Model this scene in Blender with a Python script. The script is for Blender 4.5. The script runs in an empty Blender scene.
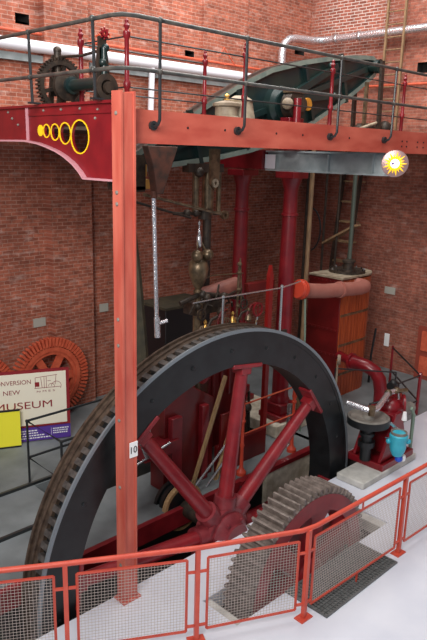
import bpy, bmesh, math, random
from mathutils import Vector, Matrix
random.seed(7)
PI = math.pi
S = bpy.context.scene
COL = S.collection

# ------------------------------------------------------------------ materials
def lin(c):
    c = c / 255.0
    return c / 12.92 if c <= .04045 else ((c + .055) / 1.055) ** 2.4
def rgb(r, g, b): return (lin(r), lin(g), lin(b), 1)

def mat(name, col, rough=.5, metal=0, col2=None, scale=6, bump=0, emit=0, detail=6, lo=.35, hi=.65, stretch=None):
    m = bpy.data.materials.new(name); m.use_nodes = True
    nt = m.node_tree; b = nt.nodes['Principled BSDF']
    b.inputs['Roughness'].default_value = rough; b.inputs['Metallic'].default_value = metal
    b.inputs['Base Color'].default_value = rgb(*col)
    tc = nt.nodes.new('ShaderNodeNewGeometry')
    src = tc.outputs['Position']
    if stretch:
        mp = nt.nodes.new('ShaderNodeMapping'); mp.inputs['Scale'].default_value = stretch
        nt.links.new(src, mp.inputs['Vector']); src = mp.outputs['Vector']
    if col2 or bump:
        n = nt.nodes.new('ShaderNodeTexNoise'); n.inputs['Scale'].default_value = scale
        n.inputs['Detail'].default_value = detail
        nt.links.new(src, n.inputs['Vector'])
    if col2:
        r = nt.nodes.new('ShaderNodeValToRGB')
        r.color_ramp.elements[0].position = lo; r.color_ramp.elements[1].position = hi
        r.color_ramp.elements[0].color = rgb(*col); r.color_ramp.elements[1].color = rgb(*col2)
        nt.links.new(n.outputs['Fac'], r.inputs['Fac']); nt.links.new(r.outputs['Color'], b.inputs['Base Color'])
    if bump:
        bp = nt.nodes.new('ShaderNodeBump'); bp.inputs['Strength'].default_value = bump; bp.inputs['Distance'].default_value = .02
        nt.links.new(n.outputs['Fac'], bp.inputs['Height']); nt.links.new(bp.outputs['Normal'], b.inputs['Normal'])
    if emit:
        b.inputs['Emission Color'].default_value = rgb(*col); b.inputs['Emission Strength'].default_value = emit
    return m

def brick_mat(name, axis, c1, c2, mortar, pale=(196, 170, 160), pale_amt=.5):
    m = bpy.data.materials.new(name); m.use_nodes = True
    nt = m.node_tree; L = nt.links; b = nt.nodes['Principled BSDF']; b.inputs['Roughness'].default_value = .85
    g = nt.nodes.new('ShaderNodeNewGeometry'); sp = nt.nodes.new('ShaderNodeSeparateXYZ'); L.new(g.outputs['Position'], sp.inputs[0])
    cb = nt.nodes.new('ShaderNodeCombineXYZ')
    if axis == 'x': L.new(sp.outputs['X'], cb.inputs['X'])
    else: L.new(sp.outputs['Y'], cb.inputs['X'])
    L.new(sp.outputs['Z'], cb.inputs['Y'])
    # slight waviness of the courses
    wn = nt.nodes.new('ShaderNodeTexNoise'); wn.inputs['Scale'].default_value = 1.7; L.new(cb.outputs[0], wn.inputs['Vector'])
    wm = nt.nodes.new('ShaderNodeVectorMath'); wm.operation = 'SCALE'; wm.inputs['Scale'].default_value = .03
    L.new(wn.outputs['Color'], wm.inputs[0])
    wa = nt.nodes.new('ShaderNodeVectorMath'); wa.operation = 'ADD'; L.new(cb.outputs[0], wa.inputs[0]); L.new(wm.outputs[0], wa.inputs[1])
    br = nt.nodes.new('ShaderNodeTexBrick')
    br.inputs['Scale'].default_value = 1; br.inputs['Brick Width'].default_value = .222; br.inputs['Row Height'].default_value = .073
    br.inputs['Mortar Size'].default_value = .009; br.inputs['Mortar Smooth'].default_value = .3; br.inputs['Bias'].default_value = 0
    br.inputs['Color1'].default_value = rgb(*c1); br.inputs['Color2'].default_value = rgb(*c2); br.inputs['Mortar'].default_value = rgb(*mortar)
    L.new(wa.outputs[0], br.inputs['Vector'])
    # big soft stains
    n = nt.nodes.new('ShaderNodeTexNoise'); n.inputs['Scale'].default_value = .9; n.inputs['Detail'].default_value = 8; n.inputs['Roughness'].default_value = .65
    L.new(cb.outputs[0], n.inputs['Vector'])
    r = nt.nodes.new('ShaderNodeValToRGB'); r.color_ramp.elements[0].position = .35; r.color_ramp.elements[1].position = .7
    r.color_ramp.elements[0].color = (.62, .6, .6, 1); r.color_ramp.elements[1].color = (1.25, 1.2, 1.2, 1)
    L.new(n.outputs['Fac'], r.inputs['Fac'])
    mx = nt.nodes.new('ShaderNodeMix'); mx.data_type = 'RGBA'; mx.blend_type = 'MULTIPLY'; mx.inputs['Factor'].default_value = .8
    L.new(br.outputs['Color'], mx.inputs['A']); L.new(r.outputs['Color'], mx.inputs['B'])
    # pale lime patches, elongated along the courses
    mp = nt.nodes.new('ShaderNodeMapping'); mp.inputs['Scale'].default_value = (2.2, 6, 1); L.new(cb.outputs[0], mp.inputs['Vector'])
    n2 = nt.nodes.new('ShaderNodeTexNoise'); n2.inputs['Scale'].default_value = 1.1; n2.inputs['Detail'].default_value = 6; L.new(mp.outputs[0], n2.inputs['Vector'])
    r2 = nt.nodes.new('ShaderNodeValToRGB'); r2.color_ramp.elements[0].position = .58; r2.color_ramp.elements[1].position = .72
    r2.color_ramp.elements[0].color = (0, 0, 0, 1); r2.color_ramp.elements[1].color = (pale_amt,) * 3 + (1,)
    L.new(n2.outputs['Fac'], r2.inputs['Fac'])
    m2 = nt.nodes.new('ShaderNodeMix'); m2.data_type = 'RGBA'; L.new(r2.outputs['Color'], m2.inputs['Factor'])
    L.new(mx.outputs['Result'], m2.inputs['A']); m2.inputs['B'].default_value = rgb(*pale)
    n3 = nt.nodes.new('ShaderNodeTexNoise'); n3.inputs['Scale'].default_value = 7; n3.inputs['Detail'].default_value = 9; n3.inputs['Roughness'].default_value = .75
    L.new(cb.outputs[0], n3.inputs['Vector'])
    r3 = nt.nodes.new('ShaderNodeValToRGB'); r3.color_ramp.elements[0].position = .38; r3.color_ramp.elements[1].position = .62
    r3.color_ramp.elements[0].color = (.55, .48, .46, 1); r3.color_ramp.elements[1].color = (1.2, 1.2, 1.2, 1); L.new(n3.outputs['Fac'], r3.inputs['Fac'])
    m3 = nt.nodes.new('ShaderNodeMix'); m3.data_type = 'RGBA'; m3.blend_type = 'MULTIPLY'; m3.inputs['Factor'].default_value = .75
    L.new(m2.outputs['Result'], m3.inputs['A']); L.new(r3.outputs['Color'], m3.inputs['B'])
    out = m3
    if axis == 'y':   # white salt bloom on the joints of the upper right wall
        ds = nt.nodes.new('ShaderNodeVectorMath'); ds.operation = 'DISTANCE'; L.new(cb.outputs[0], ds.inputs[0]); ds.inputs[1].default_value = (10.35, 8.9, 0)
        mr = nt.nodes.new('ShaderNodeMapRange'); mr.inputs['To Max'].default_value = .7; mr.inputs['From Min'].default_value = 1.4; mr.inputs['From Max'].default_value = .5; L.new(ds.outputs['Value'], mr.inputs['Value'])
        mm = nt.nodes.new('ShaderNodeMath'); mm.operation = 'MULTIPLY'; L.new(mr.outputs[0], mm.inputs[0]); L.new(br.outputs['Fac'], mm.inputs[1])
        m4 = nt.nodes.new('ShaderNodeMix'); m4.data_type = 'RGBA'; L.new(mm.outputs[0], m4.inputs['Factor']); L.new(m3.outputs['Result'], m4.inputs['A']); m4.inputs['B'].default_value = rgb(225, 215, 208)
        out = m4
    L.new(out.outputs['Result'], b.inputs['Base Color'])
    bp = nt.nodes.new('ShaderNodeBump'); bp.inputs['Strength'].default_value = .5; bp.inputs['Distance'].default_value = .01; bp.invert = True
    L.new(br.outputs['Fac'], bp.inputs['Height']); L.new(bp.outputs['Normal'], b.inputs['Normal'])
    return m

M = dict(
    dusty_red=mat('dusty_red', (132, 78, 66), .6, col2=(110, 60, 52), scale=6),
    brick_back=brick_mat('brick_back', 'x', (180, 104, 80), (146, 80, 60), (176, 132, 116)),
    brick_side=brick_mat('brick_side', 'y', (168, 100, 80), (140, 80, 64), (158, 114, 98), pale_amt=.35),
    white_floor=mat('white_floor', (206, 209, 220), .55, col2=(216, 218, 227), scale=1.5, bump=.05),
    grey_floor=mat('grey_floor', (98, 104, 106), .6, col2=(128, 134, 136), scale=1.2, bump=.05),
    concrete=mat('concrete', (168, 158, 138), .85, col2=(214, 206, 188), scale=5, bump=.3),
    pale_concrete=mat('pale_concrete', (170, 168, 162), .85, col2=(200, 198, 192), scale=4, bump=.2),
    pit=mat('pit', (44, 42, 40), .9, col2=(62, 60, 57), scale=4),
    girder_red=mat('girder_red', (172, 72, 58), .42, col2=(196, 98, 80), scale=1.6, bump=.05, stretch=(1, 1, 3)),
    post_red=mat('post_red', (176, 76, 62), .45, col2=(198, 104, 86), scale=2.2, stretch=(3, 3, .5)),
    rail_red=mat('rail_red', (204, 82, 62), .38, col2=(192, 72, 56), scale=8),
    deep_red=mat('deep_red', (128, 22, 30), .3, col2=(108, 16, 26), scale=4),
    wheel_red=mat('wheel_red', (136, 34, 40), .32, col2=(116, 26, 34), scale=5),
    hub_red=mat('hub_red', (128, 48, 54), .4, col2=(104, 32, 40), scale=7),
    rust_red=mat('rust_red', (186, 78, 52), .6, col2=(206, 96, 66), scale=9, bump=.1),
    black_paint=mat('black_paint', (15, 17, 19), .42, col2=(26, 29, 31), scale=5),
    black_rail=mat('black_rail', (36, 38, 40), .35),
    iron_rail=mat('iron_rail', (46, 48, 48), .35, col2=(78, 74, 68), scale=7),
    tooth_grey=mat('tooth_grey', (132, 120, 113), .4, .2, col2=(96, 86, 80), scale=11),
    tooth_dark=mat('tooth_dark', (60, 56, 54), .5, .2, col2=(90, 84, 80), scale=14),
    rim_brown=mat('rim_brown', (58, 46, 38), .5, .2, col2=(88, 72, 60), scale=12),
    rim_edge=mat('rim_edge', (122, 130, 136), .35, .3),
    beam_green=mat('beam_green', (17, 36, 38), .3, col2=(30, 45, 41), scale=3),
    beam_edge=mat('beam_edge', (96, 110, 104), .4, col2=(122, 130, 120), scale=5),
    pale_iron=mat('pale_iron', (170, 156, 134), .6, col2=(120, 104, 86), scale=5),
    steel=mat('steel', (198, 198, 200), .22, .85),
    foil=mat('foil', (206, 206, 212), .25, .8, col2=(236, 236, 240), scale=26, bump=.6),
    white_duct=mat('white_duct', (232, 232, 240), .4),
    grey_beam=mat('grey_beam', (172, 180, 182), .45, col2=(140, 150, 152), scale=4),
    bronze=mat('bronze', (128, 108, 84), .34, .5, col2=(84, 70, 54), scale=9),
    old_iron=mat('old_iron', (72, 60, 50), .5, .4, col2=(48, 42, 38), scale=12, bump=.2),
    brass=mat('brass', (198, 156, 84), .3, .8),
    wood_rod=mat('wood_rod', (186, 154, 112), .5, col2=(160, 126, 86), scale=5, stretch=(8, 8, 1)),
    mossy=mat('mossy', (70, 64, 48), .6, col2=(50, 48, 38), scale=6),
    lagging=mat('lagging', (176, 82, 42), .35, col2=(140, 58, 30), scale=4, stretch=(6, 6, .5)),
    lag_red=mat('lag_red', (108, 20, 20), .35, col2=(88, 14, 16), scale=3),
    pink_pipe=mat('pink_pipe', (158, 96, 84), .55, col2=(164, 106, 94), scale=5),
    orange_red=mat('orange_red', (200, 70, 48), .45),
    old_wood=mat('old_wood', (142, 112, 80), .7, col2=(110, 86, 62), scale=7, stretch=(3, 3, .7)),
    yellow=mat('yellow', (250, 204, 30), .4),
    yellow_board=mat('yellow_board', (250, 240, 60), .5),
    amber=mat('amber', (190, 128, 40), .4, col2=(160, 104, 34), scale=8),
    cream=mat('cream', (240, 232, 212), .5),
    sign_red=mat('sign_red', (140, 30, 38), .5),
    purple=mat('purple', (88, 56, 150), .5),
    white=mat('white', (236, 236, 236), .5),
    black=mat('black', (22, 22, 24), .5),
    dark_gap=mat('dark_gap', (26, 22, 20), .9),
    grate=mat('grate', (88, 90, 90), .5, .2, col2=(108, 110, 110), scale=20),
    blue_pot=mat('blue_pot', (46, 160, 184), .4, col2=(60, 176, 196), scale=6),
    blue=mat('blue', (30, 80, 190), .4),
    stone_grey=mat('stone_grey', (130, 124, 116), .6, col2=(108, 104, 98), scale=8),
    rust_brown=mat('rust_brown', (98, 56, 42), .7, col2=(62, 44, 36), scale=7),
    upright_red=mat('upright_red', (138, 26, 24), .4),
    piston=mat('piston', (88, 96, 86), .35, .4),
    green_pipe=mat('green_pipe', (120, 140, 124), .5),
    beading=mat('beading', (196, 140, 148), .45),
    lamp_yellow=mat('lamp_yellow', (246, 190, 30), .35, emit=.7),
    lamp_white=mat('lamp_white', (255, 246, 220), .35, emit=2.2),
    lamp_back=mat('lamp_back', (150, 120, 118), .3, .4),
    planks=mat('planks', (70, 56, 46), .8, col2=(92, 76, 62), scale=4),
    door_red=mat('door_red', (140, 62, 48), .5),
    plate_grey=mat('plate_grey', (168, 164, 154), .7),
)
def mesh_screen(name, col):     # woven wire: real square wire lattice as alpha in the sheet, seen the same from every side
    return mat(name, col, .4, .3)
M['grate_floor'] = mat('grate_floor', (98, 98, 98), .7, col2=(112, 112, 110), scale=12)
M['wire'] = mesh_screen('wire', (190, 178, 170))

# ------------------------------------------------------------------ geometry builder (world coordinates)
def basis(d):
    d = Vector(d).normalized()
    u = Vector((0, 0, 1)) if abs(d.z) < .95 else Vector((1, 0, 0))
    a = d.cross(u).normalized(); return a, d.cross(a).normalized(), d
class G:
    def __init__(s): s.v = []; s.f = []; s.m = []
    def add(s, v, f, m=0):
        o = len(s.v); s.v += [tuple(x) for x in v]; s.f += [tuple(i + o for i in q) for q in f]; s.m += [m] * len(f); return s
    def box(s, x0, x1, y0, y1, z0, z1, m=0):
        return s.add([(x, y, z) for x in (x0, x1) for y in (y0, y1) for z in (z0, z1)],
                     [(0, 1, 3, 2), (4, 6, 7, 5), (0, 4, 5, 1), (2, 3, 7, 6), (0, 2, 6, 4), (1, 5, 7, 3)], m)
    def bar(s, p, q, w, h, up=(0, 0, 1), m=0):      # rectangular bar from p to q
        p, q = Vector(p), Vector(q); d = (q - p).normalized(); u = Vector(up)
        a = d.cross(u)
        if a.length < 1e-4: a = d.cross(Vector((1, 0, 0)))
        a.normalize(); b = a.cross(d).normalized()
        vs = [c + a * i * w / 2 + b * j * h / 2 for c in (p, q) for i, j in ((-1, -1), (1, -1), (1, 1), (-1, 1))]
        return s.add(vs, [(3, 2, 1, 0), (4, 5, 6, 7), (0, 1, 5, 4), (1, 2, 6, 5), (2, 3, 7, 6), (3, 0, 4, 7)], m)
    def cyl(s, p, q, r, r2=None, n=16, m=0, cap=True):
        p, q = Vector(p), Vector(q); r2 = r if r2 is None else r2
        a, b, d = basis(q - p)
        vs = []
        for c, rr in ((p, r), (q, r2)):
            for i in range(n): t = 2 * PI * i / n; vs.append(c + (a * math.cos(t) + b * math.sin(t)) * rr)
        f = [(i, (i + 1) % n, n + (i + 1) % n, n + i) for i in range(n)]
        if cap: f += [tuple(range(n))[::-1], tuple(range(n, 2 * n))]
        return s.add(vs, f, m)
    def tube(s, pts, r, n=10, m=0):
        pts = [Vector(p) for p in pts]; rings = []; vs = []
        for i, p in enumerate(pts):
            d = (pts[min(i + 1, len(pts) - 1)] - pts[max(i - 1, 0)])
            if i == 0: a, b, d = basis(d)
            else:
                d.normalize(); a = (a - d * a.dot(d)).normalized(); b = d.cross(a)
            rr = r[i] if isinstance(r, (list, tuple)) else r
            vs += [p + (a * math.cos(2 * PI * k / n) + b * math.sin(2 * PI * k / n)) * rr for k in range(n)]
        f = [(i * n + k, i * n + (k + 1) % n, (i + 1) * n + (k + 1) % n, (i + 1) * n + k) for i in range(len(pts) - 1) for k in range(n)]
        f += [tuple(range(n))[::-1], tuple(range((len(pts) - 1) * n, len(pts) * n))]
        return s.add(vs, f, m)
    def lathe(s, prof, o, ax=(0, 0, 1), n=24, m=0):   # prof: (radius, distance along the axis)
        a, b, d = basis(ax); o = Vector(o); vs = []
        for r, h in prof: vs += [o + d * h + (a * math.cos(2 * PI * k / n) + b * math.sin(2 * PI * k / n)) * r for k in range(n)]
        f = [(i * n + k, i * n + (k + 1) % n, (i + 1) * n + (k + 1) % n, (i + 1) * n + k) for i in range(len(prof) - 1) for k in range(n)]
        if prof[0][0] > 1e-5 and prof[0] != prof[-1]: f.append(tuple(range(n))[::-1])
        if prof[-1][0] > 1e-5 and prof[0] != prof[-1]: f.append(tuple(range((len(prof) - 1) * n, len(prof) * n)))
        return s.add(vs, f, m)
    def ball(s, c, r, n=14, m=0, sc=(1, 1, 1)):
        c = Vector(c); vs = []; k = n // 2
        for i in range(k + 1):
            t = PI * i / k
            for j in range(n): p = 2 * PI * j / n; vs.append(c + Vector((math.sin(t) * math.cos(p) * sc[0], math.sin(t) * math.sin(p) * sc[1], math.cos(t) * sc[2])) * r)
        return s.add(vs, [(i * n + j, i * n + (j + 1) % n, (i + 1) * n + (j + 1) % n, (i + 1) * n + j) for i in range(k) for j in range(n)], m)
    def ring(s, c, ax, r0, r1, t, n=96, m=0, a0=0, a1=2 * PI):   # annulus slab: centre of first face c, thickness t along ax
        a, b, d = basis(ax); c = Vector(c); full = abs(a1 - a0 - 2 * PI) < 1e-6; k = n if full else n + 1; vs = []
        for i in range(k):
            w = a0 + (a1 - a0) * i / n; u = a * math.cos(w) + b * math.sin(w)
            vs += [c + u * r0, c + u * r1, c + u * r1 + d * t, c + u * r0 + d * t]
        f = []
        for i in range(n):
            j = (i + 1) % k
            for e in range(4): f.append((i * 4 + e, j * 4 + e, j * 4 + (e + 1) % 4, i * 4 + (e + 1) % 4))
        if not full: f += [(0, 1, 2, 3), (n * 4 + 3, n * 4 + 2, n * 4 + 1, n * 4)]
        return s.add(vs, f, m)
    def prism(s, poly, axis, t0, t1, m=0):  # poly: 2D; axis 'y': (x,z) extruded over y; 'x': (y,z); 'z': (x,y)
        def P(a, b, t): return (a, t, b) if axis == 'y' else ((t, a, b) if axis == 'x' else (a, b, t))
        n = len(poly)
        vs = [P(a, b, t0) for a, b in poly] + [P(a, b, t1) for a, b in poly]
        return s.add(vs, [tuple(range(n)), tuple(range(n, 2 * n))[::-1]] + [(i, n + i, n + (i + 1) % n, (i + 1) % n) for i in range(n)], m)
    def build(s, name, mats, parent=None, sharp=38, bevel=0):
        if not isinstance(mats, (list, tuple)): mats = [mats]
        if parent is not None: off = Vector(OFF[parent.name])
        else:
            xs = [v[0] for v in s.v]; ys = [v[1] for v in s.v]; zs = [v[2] for v in s.v]
            off = Vector(((min(xs) + max(xs)) / 2, (min(ys) + max(ys)) / 2, min(zs)))
        me = bpy.data.meshes.new(name)
        me.from_pydata([(v[0] - off.x, v[1] - off.y, v[2] - off.z) for v in s.v], [], s.f)
        bm = bmesh.new(); bm.from_mesh(me)
        for i, fc in enumerate(bm.faces): fc.material_index = s.m[i]; fc.smooth = True
        bmesh.ops.recalc_face_normals(bm, faces=bm.faces); bm.to_mesh(me); bm.free()
        for x in mats: me.materials.append(M[x])
        me.set_sharp_from_angle(angle=math.radians(sharp))
        o = bpy.data.objects.new(name, me); COL.objects.link(o)
        OFF[o.name] = tuple(off)
        if parent is None: o.location = off
        else: o.parent = parent
        if bevel:
            md = o.modifiers.new('bevel', 'BEVEL'); md.width = bevel; md.segments = 2; md.limit_method = 'ANGLE'; md.angle_limit = math.radians(40)
        return o
OFF = {}
def tag(o, label, cat, group=None):
    o['label'] = label; o['category'] = cat
    if group: o['group'] = group
    return o
def thing(name, loc, label, cat, group=None):
    o = bpy.data.objects.new(name, None); o.empty_display_size = .2; COL.objects.link(o); o.location = loc
    OFF[o.name] = tuple(loc); return tag(o, label, cat, group)
def structure(o): o['kind'] = 'structure'; return o
def kids(o): return [c for c in bpy.data.objects if c.parent == o]
def copy_tree(o, loc, label, group=None):
    r = o.copy(); COL.objects.link(r); r.location = loc; r['label'] = label
    if group: r['group'] = group
    for c in kids(o):
        d = c.copy(); COL.objects.link(d); d.parent = r
        for e in kids(c):
            h = e.copy(); COL.objects.link(h); h.parent = d
    return r
def lerp(p, q, t): return tuple(a + (b - a) * t for a, b in zip(p, q))
def circ(c, r, n=20, ax='y'):
    return [(c[0] + r * math.cos(2 * PI * i / n), c[1] + r * math.sin(2 * PI * i / n)) for i in range(n)]
def text_mesh(txt, name, size, mt, parent, place, extrude=.003, spacing=1, bold=0, width=None):
    cu = bpy.data.curves.new(name, 'FONT'); cu.body = txt; cu.size = size; cu.extrude = extrude; cu.space_character = spacing
    cu.align_x = 'LEFT'
    t = bpy.data.objects.new(name + '_t', cu); COL.objects.link(t); bpy.context.view_layer.update()
    me = bpy.data.meshes.new_from_object(t); bpy.data.objects.remove(t)
    if width:
        xs = [v.co.x for v in me.vertices]; k = width / (max(xs) - min(xs)); x0 = min(xs)
        for v in me.vertices: v.co.x = (v.co.x - x0) * k
    me.transform(place)
    off = OFF[parent.name]; me.transform(Matrix.Translation(Vector(off) * -1))
    me.materials.clear(); me.materials.append(M[mt])
    o = bpy.data.objects.new(name, me); COL.objects.link(o); o.parent = parent; OFF[o.name] = off
    return o

# ================================================================== SETTING
XW, YW = 14.85, 11.65
HB = [(10.35, 10.63, 7.47, 7.64), (11.96, 12.22, 7.46, 7.64), (14.2, 14.6, 8.0, 8.2), (6.24, 6.52, 7.6, 7.78), (8.2, 8.4, 9.9, 10.1)]
HS = [(8.1, 8.42, 7.38, 7.62)]
def wall(name, mt, fix, a0, a1, z0, z1, holes, axis):
    xs = sorted({a0, a1, *[h[0] for h in holes], *[h[1] for h in holes]}); zs = sorted({z0, z1, *[h[2] for h in holes], *[h[3] for h in holes]})
    P = (lambda a, d, z: (a, fix + d, z)) if axis == 'x' else (lambda a, d, z: (fix + d, a, z))
    g = G()
    for i in range(len(xs) - 1):
        for j in range(len(zs) - 1):
            cx, cz = (xs[i] + xs[i + 1]) / 2, (zs[j] + zs[j + 1]) / 2
            h = any(a < cx < b and c < cz < d for a, b, c, d in holes)
            q = [(xs[i], zs[j]), (xs[i + 1], zs[j]), (xs[i + 1], zs[j + 1]), (xs[i], zs[j + 1])]
            if not h: g.add([P(a, 0, z) for a, z in q], [(0, 1, 2, 3)])
            else:
                g.add([P(a, .25, z) for a, z in q], [(0, 1, 2, 3)], 1)
                g.add([P(a, 0, z) for a, z in q] + [P(a, .25, z) for a, z in q], [(k, (k + 1) % 4, 4 + (k + 1) % 4, 4 + k) for k in range(4)], 1)
    g.add([P(a, .4, z) for a, z in ((a0, z0), (a1, z0), (a1, z1), (a0, z1))], [(0, 1, 2, 3)])
    g.add([P(a, d, z) for a, z in ((a0, z0), (a1, z0), (a1, z1), (a0, z1)) for d in (0, .4)], [(0, 1, 3, 2), (2, 3, 5, 4), (4, 5, 7, 6), (6, 7, 1, 0)])
    return structure(g.build(name, [mt, 'dark_gap']))
wall('wall_back', 'brick_back', YW, -2, XW + .4, -.1, 12.5, HB, 'x')
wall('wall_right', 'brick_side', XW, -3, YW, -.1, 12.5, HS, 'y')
# shallow brick piers on the back wall
structure(G().box(6.72, 7.68, YW - .18, YW, 0, 12.5).build('trim_1', 'brick_back'))
structure(G().box(10.85, 12.3, YW - .06, YW, 0, 12.5).build('trim_2', 'brick_back'))

# white engine-house floor with the gear pit, grey floor beyond the wheel trench
g = G(); zt, zb = 0, -.25
px0, px1, py0, py1 = 4.86, 8.2, 4.4, 4.99
for a, b, c, d in ((-3, 14.85, -3, py0), (-3, px0, py0, py1), (px1, 14.85, py0, py1), (-3, 14.85, py1, 5.79), (9.75, 14.85, 5.79, 6.24)): g.box(a, b, c, d, zb, zt)
structure(g.build('floor', 'white_floor'))
g = G()
for a, b, c, d in ((-3, 14.85, 8.95, 11.65), (-3, 4.76, 6.85, 8.95), (9.75, 14.85, 6.24, 8.95), (4.76, 9.75, 6.85, 8.06)):
    g.box(a, b, c, d, -.25, 0)
structure(g.build('floor_rear', 'grey_floor'))
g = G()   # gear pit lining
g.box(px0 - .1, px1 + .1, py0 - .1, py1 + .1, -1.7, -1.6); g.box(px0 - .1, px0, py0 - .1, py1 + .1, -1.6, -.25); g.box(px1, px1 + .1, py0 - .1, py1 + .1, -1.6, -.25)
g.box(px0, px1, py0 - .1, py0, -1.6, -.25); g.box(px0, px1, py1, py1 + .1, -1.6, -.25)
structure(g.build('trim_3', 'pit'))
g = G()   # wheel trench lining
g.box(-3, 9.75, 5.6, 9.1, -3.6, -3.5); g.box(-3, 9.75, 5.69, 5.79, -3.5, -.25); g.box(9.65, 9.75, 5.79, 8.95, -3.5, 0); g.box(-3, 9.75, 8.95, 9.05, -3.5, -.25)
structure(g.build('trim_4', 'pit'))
# pale stone lip round the pit
g = G().box(px0, px0 + .12, py0 + .02, py1 - .02, -.2, -.03).box(px1 - .9, px1, py1 - .14, py1, -.2, -.03).box(px1 - .16, px1, py0 + .02, py1 - .02, -.2, -.03)
structure(g.build('trim_5', 'pale_concrete'))
# red steel edging along the far side of the trench
structure(G().box(-3, 7.4, 6.76, 6.85, -.28, .02).box(7.4, 9.75, 6.72, 6.85, -.06, .02).build('trim_6', 'wheel_red'))
# gallery walkway planks, plus an unseen extension added to shade the lower walls
g = G()
for a, b, c, d in ((4.4, 14.8, 5.9, 6.9), (4.4, 5.2, 6.9, 11.5), (5.2, 14.8, 9.4, 11.5), (13.4, 14.8, 6.9, 9.4), (5.2, 7.5, 7.7, 7.95)):
    g.box(a, b, c, d, 5.72, 5.8)
structure(g.build('floor_gallery', 'planks'))
# red door on the right wall
d = G().box(14.75, 14.85, 5.9, 7.62, 0, 1.35).build('door_1', 'door_red'); structure(d)
G().box(14.72, 14.75, 6.0, 7.5, .12, .6).box(14.72, 14.75, 6.0, 7.5, .75, 1.25).build('door_panel', 'rust_red', d)

# ================================================================== SUPPORT POST AND GIRDERS
t = thing('support_post', (4.18, 5.7, 0), 'tall orange-red steel post in front of the wheel, bearing a white number plate', 'post')
G().box(4.12, 4.145, 5.6, 5.76, 0, 6.0).box(4.285, 4.31, 5.6, 5.76, 0, 6.0).box(4.145, 4.285, 5.615, 5.745, 0, 5.98).build('h_section', 'post_red', t)
G().box(4.08, 4.35, 5.57, 5.785, 0, .02).build('base_plate', 'post_red', t)
for z in (.5, 1.55, 2.4, 3.3, 4.86, 4.98, 5.78, 3.6):
    G().lathe([(.022, 0), (.022, .008), (.012, .016)], (4.12, 5.68, z), (-1, 0, 0), n=10).build('bolt', 'stone_grey', t)
pl = G().box(4.2, 4.315, 5.592, 5.6, 1.93, 2.12).build('number_plate', 'white', t)
text_mesh('10', 'plate_number', .12, 'black', pl, Matrix.Translation((4.213, 5.589, 1.985)) @ Matrix.Rotation(PI / 2, 4, 'X'), .001, bold=.003, width=.09)

t = thing('front_girder', (9.5, 5.76, 5.49), 'long orange-red steel girder running right along the gallery edge', 'girder')
G().box(4.31, 14.8, 5.73, 5.76, 5.49, 5.84).build('web', 'girder_red', t)
G().box(4.31, 14.8, 5.76, 5.88, 5.8, 5.83).box(4.31, 14.8, 5.76, 5.88, 5.5, 5.53).build('flange', 'girder_red', t)
for x in (5.15, 5.75, 6.7, 7.25, 8.35): G().cyl((x, 5.725, 5.68), (x, 5.735, 5.68), .014, n=8).build('bolt_hole', 'black', t)
for x in (9.85, 10.0, 10.35, 10.55):
    for z in (5.6, 5.68): G().cyl((x, 5.722, z), (x, 5.735, z), .014, n=8).build('rivet', 'black', t)

t = thing('bracket_girder', (4.29, 7.5, 5.1), 'dark red arched cast-iron girder with a row of yellow-rimmed holes', 'girder')
holes = [(7.49, 5.625, .055), (7.35, 5.62, .07), (7.155, 5.605, .088), (6.93, 5.59, .115), (6.62, 5.55, .18)]
outline = [(5.82, 5.9), (5.82, 5.09), (6.5, 5.09), (6.58, 5.16), (6.72, 5.25), (6.88, 5.32), (7.06, 5.38), (7.28, 5.43), (7.5, 5.47), (7.82, 5.5), (10.5, 5.5), (10.5, 5.9)]
def plate_with_holes(name, outline, holes, x0, th, mt, parent):
    cu = bpy.data.curves.new(name, 'CURVE'); cu.dimensions = '2D'; cu.fill_mode = 'BOTH'; cu.extrude = th / 2
    def sp(pts):
        s = cu.splines.new('POLY'); s.points.add(len(pts) - 1); s.use_cyclic_u = True
        for i, (a, b) in enumerate(pts): s.points[i].co = (a, b, 0, 1)
    sp(outline)
    for a, b, r in holes: sp(circ((a, b), r, 28))
    o = bpy.data.objects.new(name, cu); COL.objects.link(o); bpy.context.view_layer.update()
    me = bpy.data.meshes.new_from_object(o); bpy.data.objects.remove(o)
    me.transform(Matrix(((0, 0, 1, x0), (1, 0, 0, 0), (0, 1, 0, 0), (0, 0, 0, 1))))
    me.transform(Matrix.Translation(Vector(OFF[parent.name]) * -1)); me.materials.clear(); me.materials.append(M[mt])
    o = bpy.data.objects.new(name, me); COL.objects.link(o); o.parent = parent; return o
plate_with_holes('web', outline, holes, 4.31, .04, 'deep_red', t)
G().box(4.25, 4.42, 5.82, 10.5, 5.9, 5.93).box(4.27, 4.29, 5.82, 7.75, 5.8, 5.83).build('top_flange', 'deep_red', t)
g = G()
for (a, b), (c, d_) in zip(outline[1:10], outline[2:11]): g.bar((4.27, a, b), (4.27, c, d_), .08, .022)
g.box(4.27, 4.29, 7.78, 7.82, 5.5, 5.9)
g.build('beading', 'beading', t)
for i, (a, b, r) in enumerate(holes):
    g = G().ring((4.284, a, b), (1, 0, 0), r - .002, r + .013, .01, 32)
    if i == 0: g.cyl((4.28, a, b), (4.31, a, b), r, n=24)
    g.build('ring', 'yellow', t)
for y, z in ((8.05, 5.7), (8.2, 5.78), (6.3, 5.75), (6.25, 5.84), (7.0, 5.86), (7.4, 5.86), (6.6, 5.86), (8.3, 5.86)):
    G().lathe([(.016, 0), (.016, .01), (.006, .02)], (4.29, y, z), (-1, 0, 0), n=8).build('bolt', 'stone_grey', t)

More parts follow.
